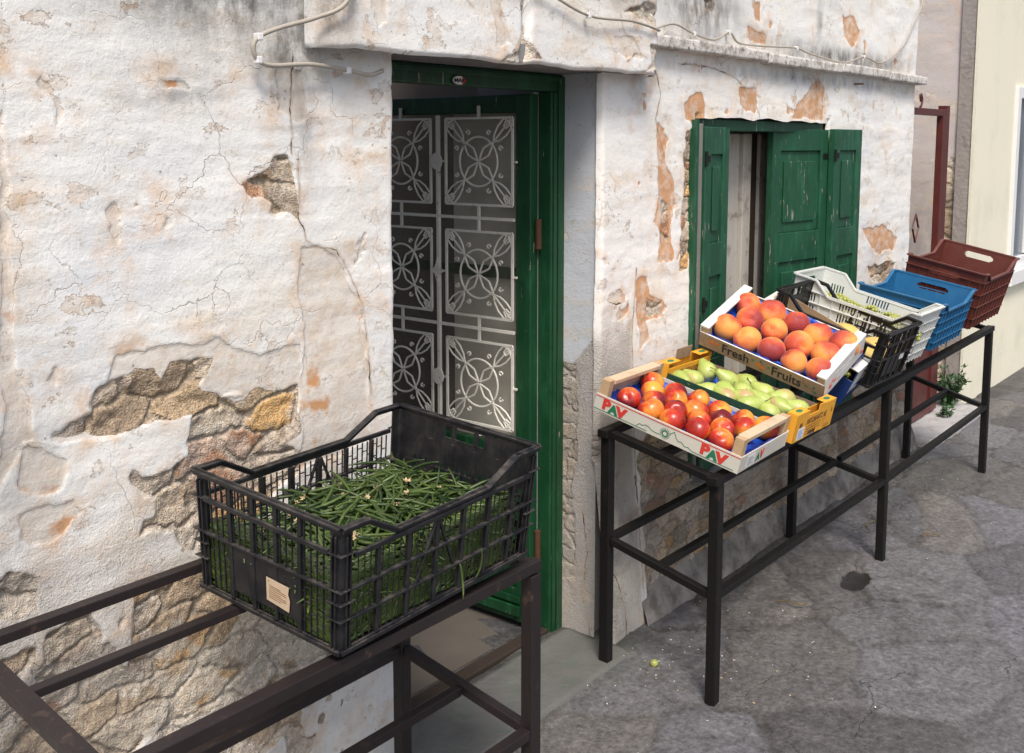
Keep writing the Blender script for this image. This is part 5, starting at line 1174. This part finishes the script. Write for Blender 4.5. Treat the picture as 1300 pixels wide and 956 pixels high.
# tomatoes in the blue crate
tm = peach_mesh('tomato_skin_mesh', M['tomato'], .034, 3, .0, .85); UM = frame((4.545, 1.375, .822), (2.2, 10.5, .3))
for i, (x, y, lb) in enumerate([(.08, .06, 'front left'), (.155, .06, 'front, second from the left'), (.08, .14, 'second row left'), (.16, .135, 'second row right'), (.08, .22, 'third row left'), (.155, .215, 'third row right'), (.09, .30, 'back left'), (.235, .10, 'front right')]):
    put('tomato', tm, UM @ Vector((x, y, .045)), UM.to_3x3().to_4x4() @ rrot(rg, 20), 'red tomato on the floor of the blue crate, %s' % lb, 'tomato', 'tomatoes in the blue crate')
# beans: individually curved pods on top, the mass of them below
def bean_pts(rg_, L=None):
    L = L or rg_.uniform(.12, .175); k = rg_.choice((-1, 1)) * rg_.uniform(2, 9); pts = []; n = 7
    a = 0; p = Vector((0, 0, 0)); st_ = L / n
    for i in range(n + 1): pts.append(p.copy()); a += k * st_ * (.6 + .8 * rg_.random()); p += Vector((math.cos(a), math.sin(a), math.sin(i * .9 + k) * .08)) * st_
    c = sum(pts, Vector()) / len(pts); return [q - c for q in pts]
def bean_into(b, Mx, rg_, n=6):
    r_ = rg_.uniform(.0029, .0041); rs = [r_ * .35, r_ * .9, r_ * 1.05, r_, r_ * 1.05, r_, r_ * .85, r_ * .22]
    b.tube([Mx @ q for q in bean_pts(rg_)], rs, n)
rg3 = random.Random(5); bm = []
for i in range(14):
    b = MB(); bean_into(b, Matrix.Identity(4), rg3, 7); bm.append(b.mesh('bean_pod_mesh', M['bean'], True))
def heap(x, y):
    u = x / bc_l; v = y / bc_w; e_ = min(u, 1 - u) * bc_l; f_ = min(v, 1 - v) * bc_w
    return .122 + .026 * math.exp(-((u - .48) / .33) ** 2 - ((v - .55) / .4) ** 2) + .008 * math.sin(13 * u + 3) * math.sin(9 * v)
for i in range(295):
    x = rg3.uniform(.045, bc_l - .05); y = rg3.uniform(.045, bc_w - .045)
    a_ = rg3.gauss(.25, .75); edge = min(x, bc_l - x, (y) * 1.0, (bc_w - y) * 1.0)
    if min(y, bc_w - y) < .075: a_ = rg3.gauss(0, .25)
    if min(x, bc_l - x) < .075: a_ = rg3.gauss(1.57, .25)
    hz = heap(x, y) + rg3.uniform(-.006, .009)
    o = bpy.data.objects.new('green_bean', bm[i % 14]); COL.objects.link(o)
    o.matrix_world = FB @ Matrix.Translation((x, y, hz)) @ Matrix.Rotation(a_, 4, 'Z') @ Matrix.Rotation(R(rg3.gauss(0, 9)), 4, 'Y') @ Matrix.Rotation(R(rg3.gauss(0, 20)), 4, 'X') @ Matrix.Scale(rg3.uniform(.85, 1.08), 4)
    tag(o, 'slender green bean lying on the heap in the black crate', 'bean', 'beans heaped in the black crate')
b = MB()
for i in range(2300):
    u = rg3.random(); z = .014 + rg3.random() * .122
    if i % 3 == 0: x, y, a_ = rg3.uniform(.02, bc_l - .08), .020 + rg3.random() * .02, rg3.gauss(0, .35); tl = 50
    elif i % 3 == 1: x, y, a_ = .020 + rg3.random() * .02, rg3.uniform(.03, bc_w - .03), rg3.gauss(1.57, .35); tl = 50
    else:
        x, y, a_ = rg3.uniform(.06, bc_l - .06), rg3.uniform(.06, bc_w - .06), rg3.uniform(0, 3.1); tl = 10; z = heap(x, y) - .005 - rg3.random() * .045
    Mx = Matrix.Translation((x, y, z)) @ Matrix.Rotation(a_, 4, 'Z') @ Matrix.Rotation(R(rg3.gauss(0, tl)), 4, 'Y')
    if i % 3 < 2:   # keep the pods inside the crate walls
        P = [Mx @ q for q in bean_pts(rg3)]
        k_ = .955; mn = .012 + .012
        P = [Vector((min(max(q.x, mn), bc_l - mn), min(max(q.y, mn), bc_w - mn), min(max(q.z, .012), .140))) for q in P]
        r_ = rg3.uniform(.0036, .0050); b.tube(P, [r_ * .35, r_ * .9, r_ * 1.05, r_, r_ * 1.05, r_, r_ * .85, r_ * .22], 5)
    else: bean_into(b, Mx, rg3, 5)
o = b.build('green_beans', M['bean'], None, smooth=True); o.matrix_world = FB; tag(o, 'mass of green beans packed inside the black crate', 'beans', kind='stuff')
for (x, y, z, a_, t_) in ((.34, -.010, .035, 1.2, 1.0), (.40, -.008, .050, 1.9, .9)):
    o = bpy.data.objects.new('green_bean', bm[2]); COL.objects.link(o); o.matrix_world = FB @ Matrix.Translation((x, y, z)) @ Matrix.Rotation(R(62), 4, 'Y') @ Matrix.Rotation(a_, 4, 'X') @ Matrix.Scale(.6, 4)
    tag(o, 'green bean poking out through the street side of the black crate', 'bean', 'beans poking out of the black crate')
# dried blossoms among the beans
b = MB()
for k in range(6):
    a = k * 1.05; d = Vector((math.cos(a), math.sin(a), .5)) * .007; s = Vector((-math.sin(a), math.cos(a), 0)) * .0025; b.add([(0, 0, 0), d * .6 + s, d + Vector((0, 0, .002)), d * .6 - s], [(0, 1, 2, 3)])
b.tube([(0, 0, -.002), (.001, 0, .004)], .0016, 5); pm = b.mesh('blossom_mesh', M['petal'])
for i in range(15):
    x = rg3.uniform(.06, bc_l - .08); y = rg3.uniform(.06, bc_w - .08)
    o = bpy.data.objects.new('dried_blossom', pm); COL.objects.link(o); o.matrix_world = FB @ Matrix.Translation((x, y, heap(x, y) + .013)) @ rrot(rg3, 50) @ Matrix.Scale(rg3.uniform(.8, 1.6), 4)
    tag(o, 'tiny dried beige blossom caught among the green beans', 'blossom', 'dried blossoms on the beans')

# ------------------------------------------------------------------ cables, litter
def smooth_path(pts, n=6):
    P = [Vector(p) for p in pts]; out = []
    for i in range(len(P) - 1):
        p0, p1, p2, p3 = P[max(i - 1, 0)], P[i], P[i + 1], P[min(i + 2, len(P) - 1)]
        for k in range(n): t_ = k / n; out.append(.5 * ((2 * p1) + (p2 - p0) * t_ + (2 * p0 - 5 * p1 + 4 * p2 - p3) * t_ ** 2 + (3 * p1 - p0 - 3 * p2 + p3) * t_ ** 3))
    return out + [P[-1]]
def cable(pts, y, r, label, clips):
    r0 = empty('cable', (pts[0][0], y[0], pts[0][1])); tag(r0, label, 'cable', 'cables pinned to the wall'); O_ = Vector(r0.location)
    b = MB(); b.tube([p - O_ for p in smooth_path([(x, y[min(i, len(y) - 1)], z) for i, (x, z) in enumerate(pts)])], r, 8); b.build('sheath', M['cable'], r0, smooth=True)
    for i in clips:
        x, z = pts[i]; yy = y[min(i, len(y) - 1)]; b = MB(lambda p: p - O_); b.box((x - .007, yy - r - .002, z - .008), (x + .007, yy + .012, z + .008)); b.build('clip', M['white'], r0, bevel=.002)
cable([(1.760, 2.30), (1.735, 2.10)] + cab1, [1.845, 1.85, 1.852, 1.885, 1.905, 1.918, 1.92, 1.922, 1.922, 1.922, 1.922, 1.922, 1.925, 1.95], .0055, 'beige cable curling from the lintel down the wall left of the door', [5, 7, 10])
cable([(2.25, 2.16)] + cab3 + cab2[:1], [1.852, 1.852, 1.852, 1.852, 1.86, 1.925], .0045, 'thin cable sagging over the white lintel above the door', [2])
cable(cab2 + [(5.90, 2.42), (5.95, 2.5)], [1.928], .0042, 'wavy beige cable running along the wall above the stone ledge', [2, 4, 8, 11])
# nail in the wall under the ledge
b = MB(); b.tube([(5.05, 1.955, 1.985), (5.045, 1.90, 1.985)], .004, 6); o = b.build('nail', M['rust']); tag(o, 'rusty nail sticking out of the wall just under the ledge', 'nail')
# windfall, twigs and bits on the paving
put('fallen_fruit', peach_mesh('windfall_mesh', M['grape'], .013, 2, 0, 1), Vector((2.865, 1.70, .016)), Matrix.Identity(4), 'small yellow green windfall on the paving near the table foot', 'fruit', None) if True else None
def twig(loc, L_, a_, label):
    b = MB(); rg_ = random.Random(int(loc[0] * 50)); b.tube([(L_ * (i / 6 - .5), .02 * math.sin(i * 1.1) , .004 + .004 * math.sin(i)) for i in range(7)], [.0025, .003, .0028, .0025, .002, .0018, .001], 5)
    o = b.build('twig', M['stem'], None, smooth=True); o.matrix_world = Matrix.Translation(loc) @ Matrix.Rotation(a_, 4, 'Z'); tag(o, label, 'twig')
twig((4.60, 1.62, .012), .20, .3, 'thin brown curved twig on the paving behind the middle table leg')
twig((4.62, 1.36, .012), .10, -.4, 'short greenish twig on the paving between the table legs')
twig((3.58, 1.55, .012), .12, 2.0, 'dark bent twig on the paving left of the dark hole')
rg4 = random.Random(12); b = MB()
for i in range(260):
    c_ = rg4.random()
    if c_ < .5: x, y = rg4.gauss(3.0, .25), rg4.gauss(1.60, .20)
    elif c_ < .75: x, y = rg4.uniform(2.2, 6.5), rg4.uniform(1.5, 1.85)
    else: x, y = rg4.uniform(2.0, 7.0), rg4.uniform(.2, 1.8)
    if y > 1.83: continue
    s = rg4.uniform(.0015, .0055); a = rg4.uniform(0, 6.28); e_ = gz(x, y)
    q = [(x + s * math.cos(a + k * 1.57) * (1 if k % 2 else .6), y + s * math.sin(a + k * 1.57) * (1 if k % 2 else .6), e_ + .0015 + rg4.uniform(0, .0012)) for k in range(4)] + [(x, y, e_ + .0005)]
    b.mi = 0 if rg4.random() < .6 else 1; b.add(q, [(0, 1, 2, 3), (1, 0, 4), (2, 1, 4), (3, 2, 4), (0, 3, 4)])
o = b.build('litter', [M['white'], M['petal']]); tag(o, 'tiny white petals and crumbs scattered over the paving', 'litter', kind='stuff')

# ------------------------------------------------------------------ camera and light
cam = bpy.data.cameras.new('camera'); co_ = bpy.data.objects.new('camera', cam); COL.objects.link(co_)
co_.location = (0, 0, 1.7); co_.rotation_euler = (R(90 - 6.72), 0, R(-51.3)); cam.sensor_fit = 'HORIZONTAL'; cam.sensor_width = 36; cam.lens = 1350 / 1300 * 36; cam.shift_y = -136 / 1300; cam.clip_end = 400; cam.clip_start = .05
SC.camera = co_
wd = bpy.data.worlds.new('World'); SC.world = wd; wd.use_nodes = True; nt_ = wd.node_tree
sky = nt_.nodes.new('ShaderNodeTexSky'); sky.sky_type = 'NISHITA'; sky.sun_disc = False; sky.air_density = 1.0; sky.dust_density = 4.0; sky.ozone_density = 1.0
EL, AZ = 55.0, 226.0     # sun height; compass direction the sun stands in, measured from +y clockwise
sky.sun_elevation = R(EL); sky.sun_rotation = R(AZ)
bg = nt_.nodes['Background']; bg.inputs[1].default_value = .135; nt_.links.new(sky.outputs[0], bg.inputs[0])
sl = bpy.data.lights.new('sun', 'SUN'); sl.energy = 2.4; sl.angle = R(16); sl.color = (1, .948, .885); so = bpy.data.objects.new('sun', sl); COL.objects.link(so)
d_ = Vector((math.sin(R(AZ)) * math.cos(R(EL)), math.cos(R(AZ)) * math.cos(R(EL)), math.sin(R(EL)))); so.rotation_euler = (-d_).to_track_quat('-Z', 'Y').to_euler()
SC.view_settings.view_transform = 'Standard'; SC.view_settings.look = 'None'; SC.view_settings.exposure = 0.31; SC.view_settings.gamma = 1.0
SC.cycles.max_bounces = 8; SC.cycles.use_denoising = True
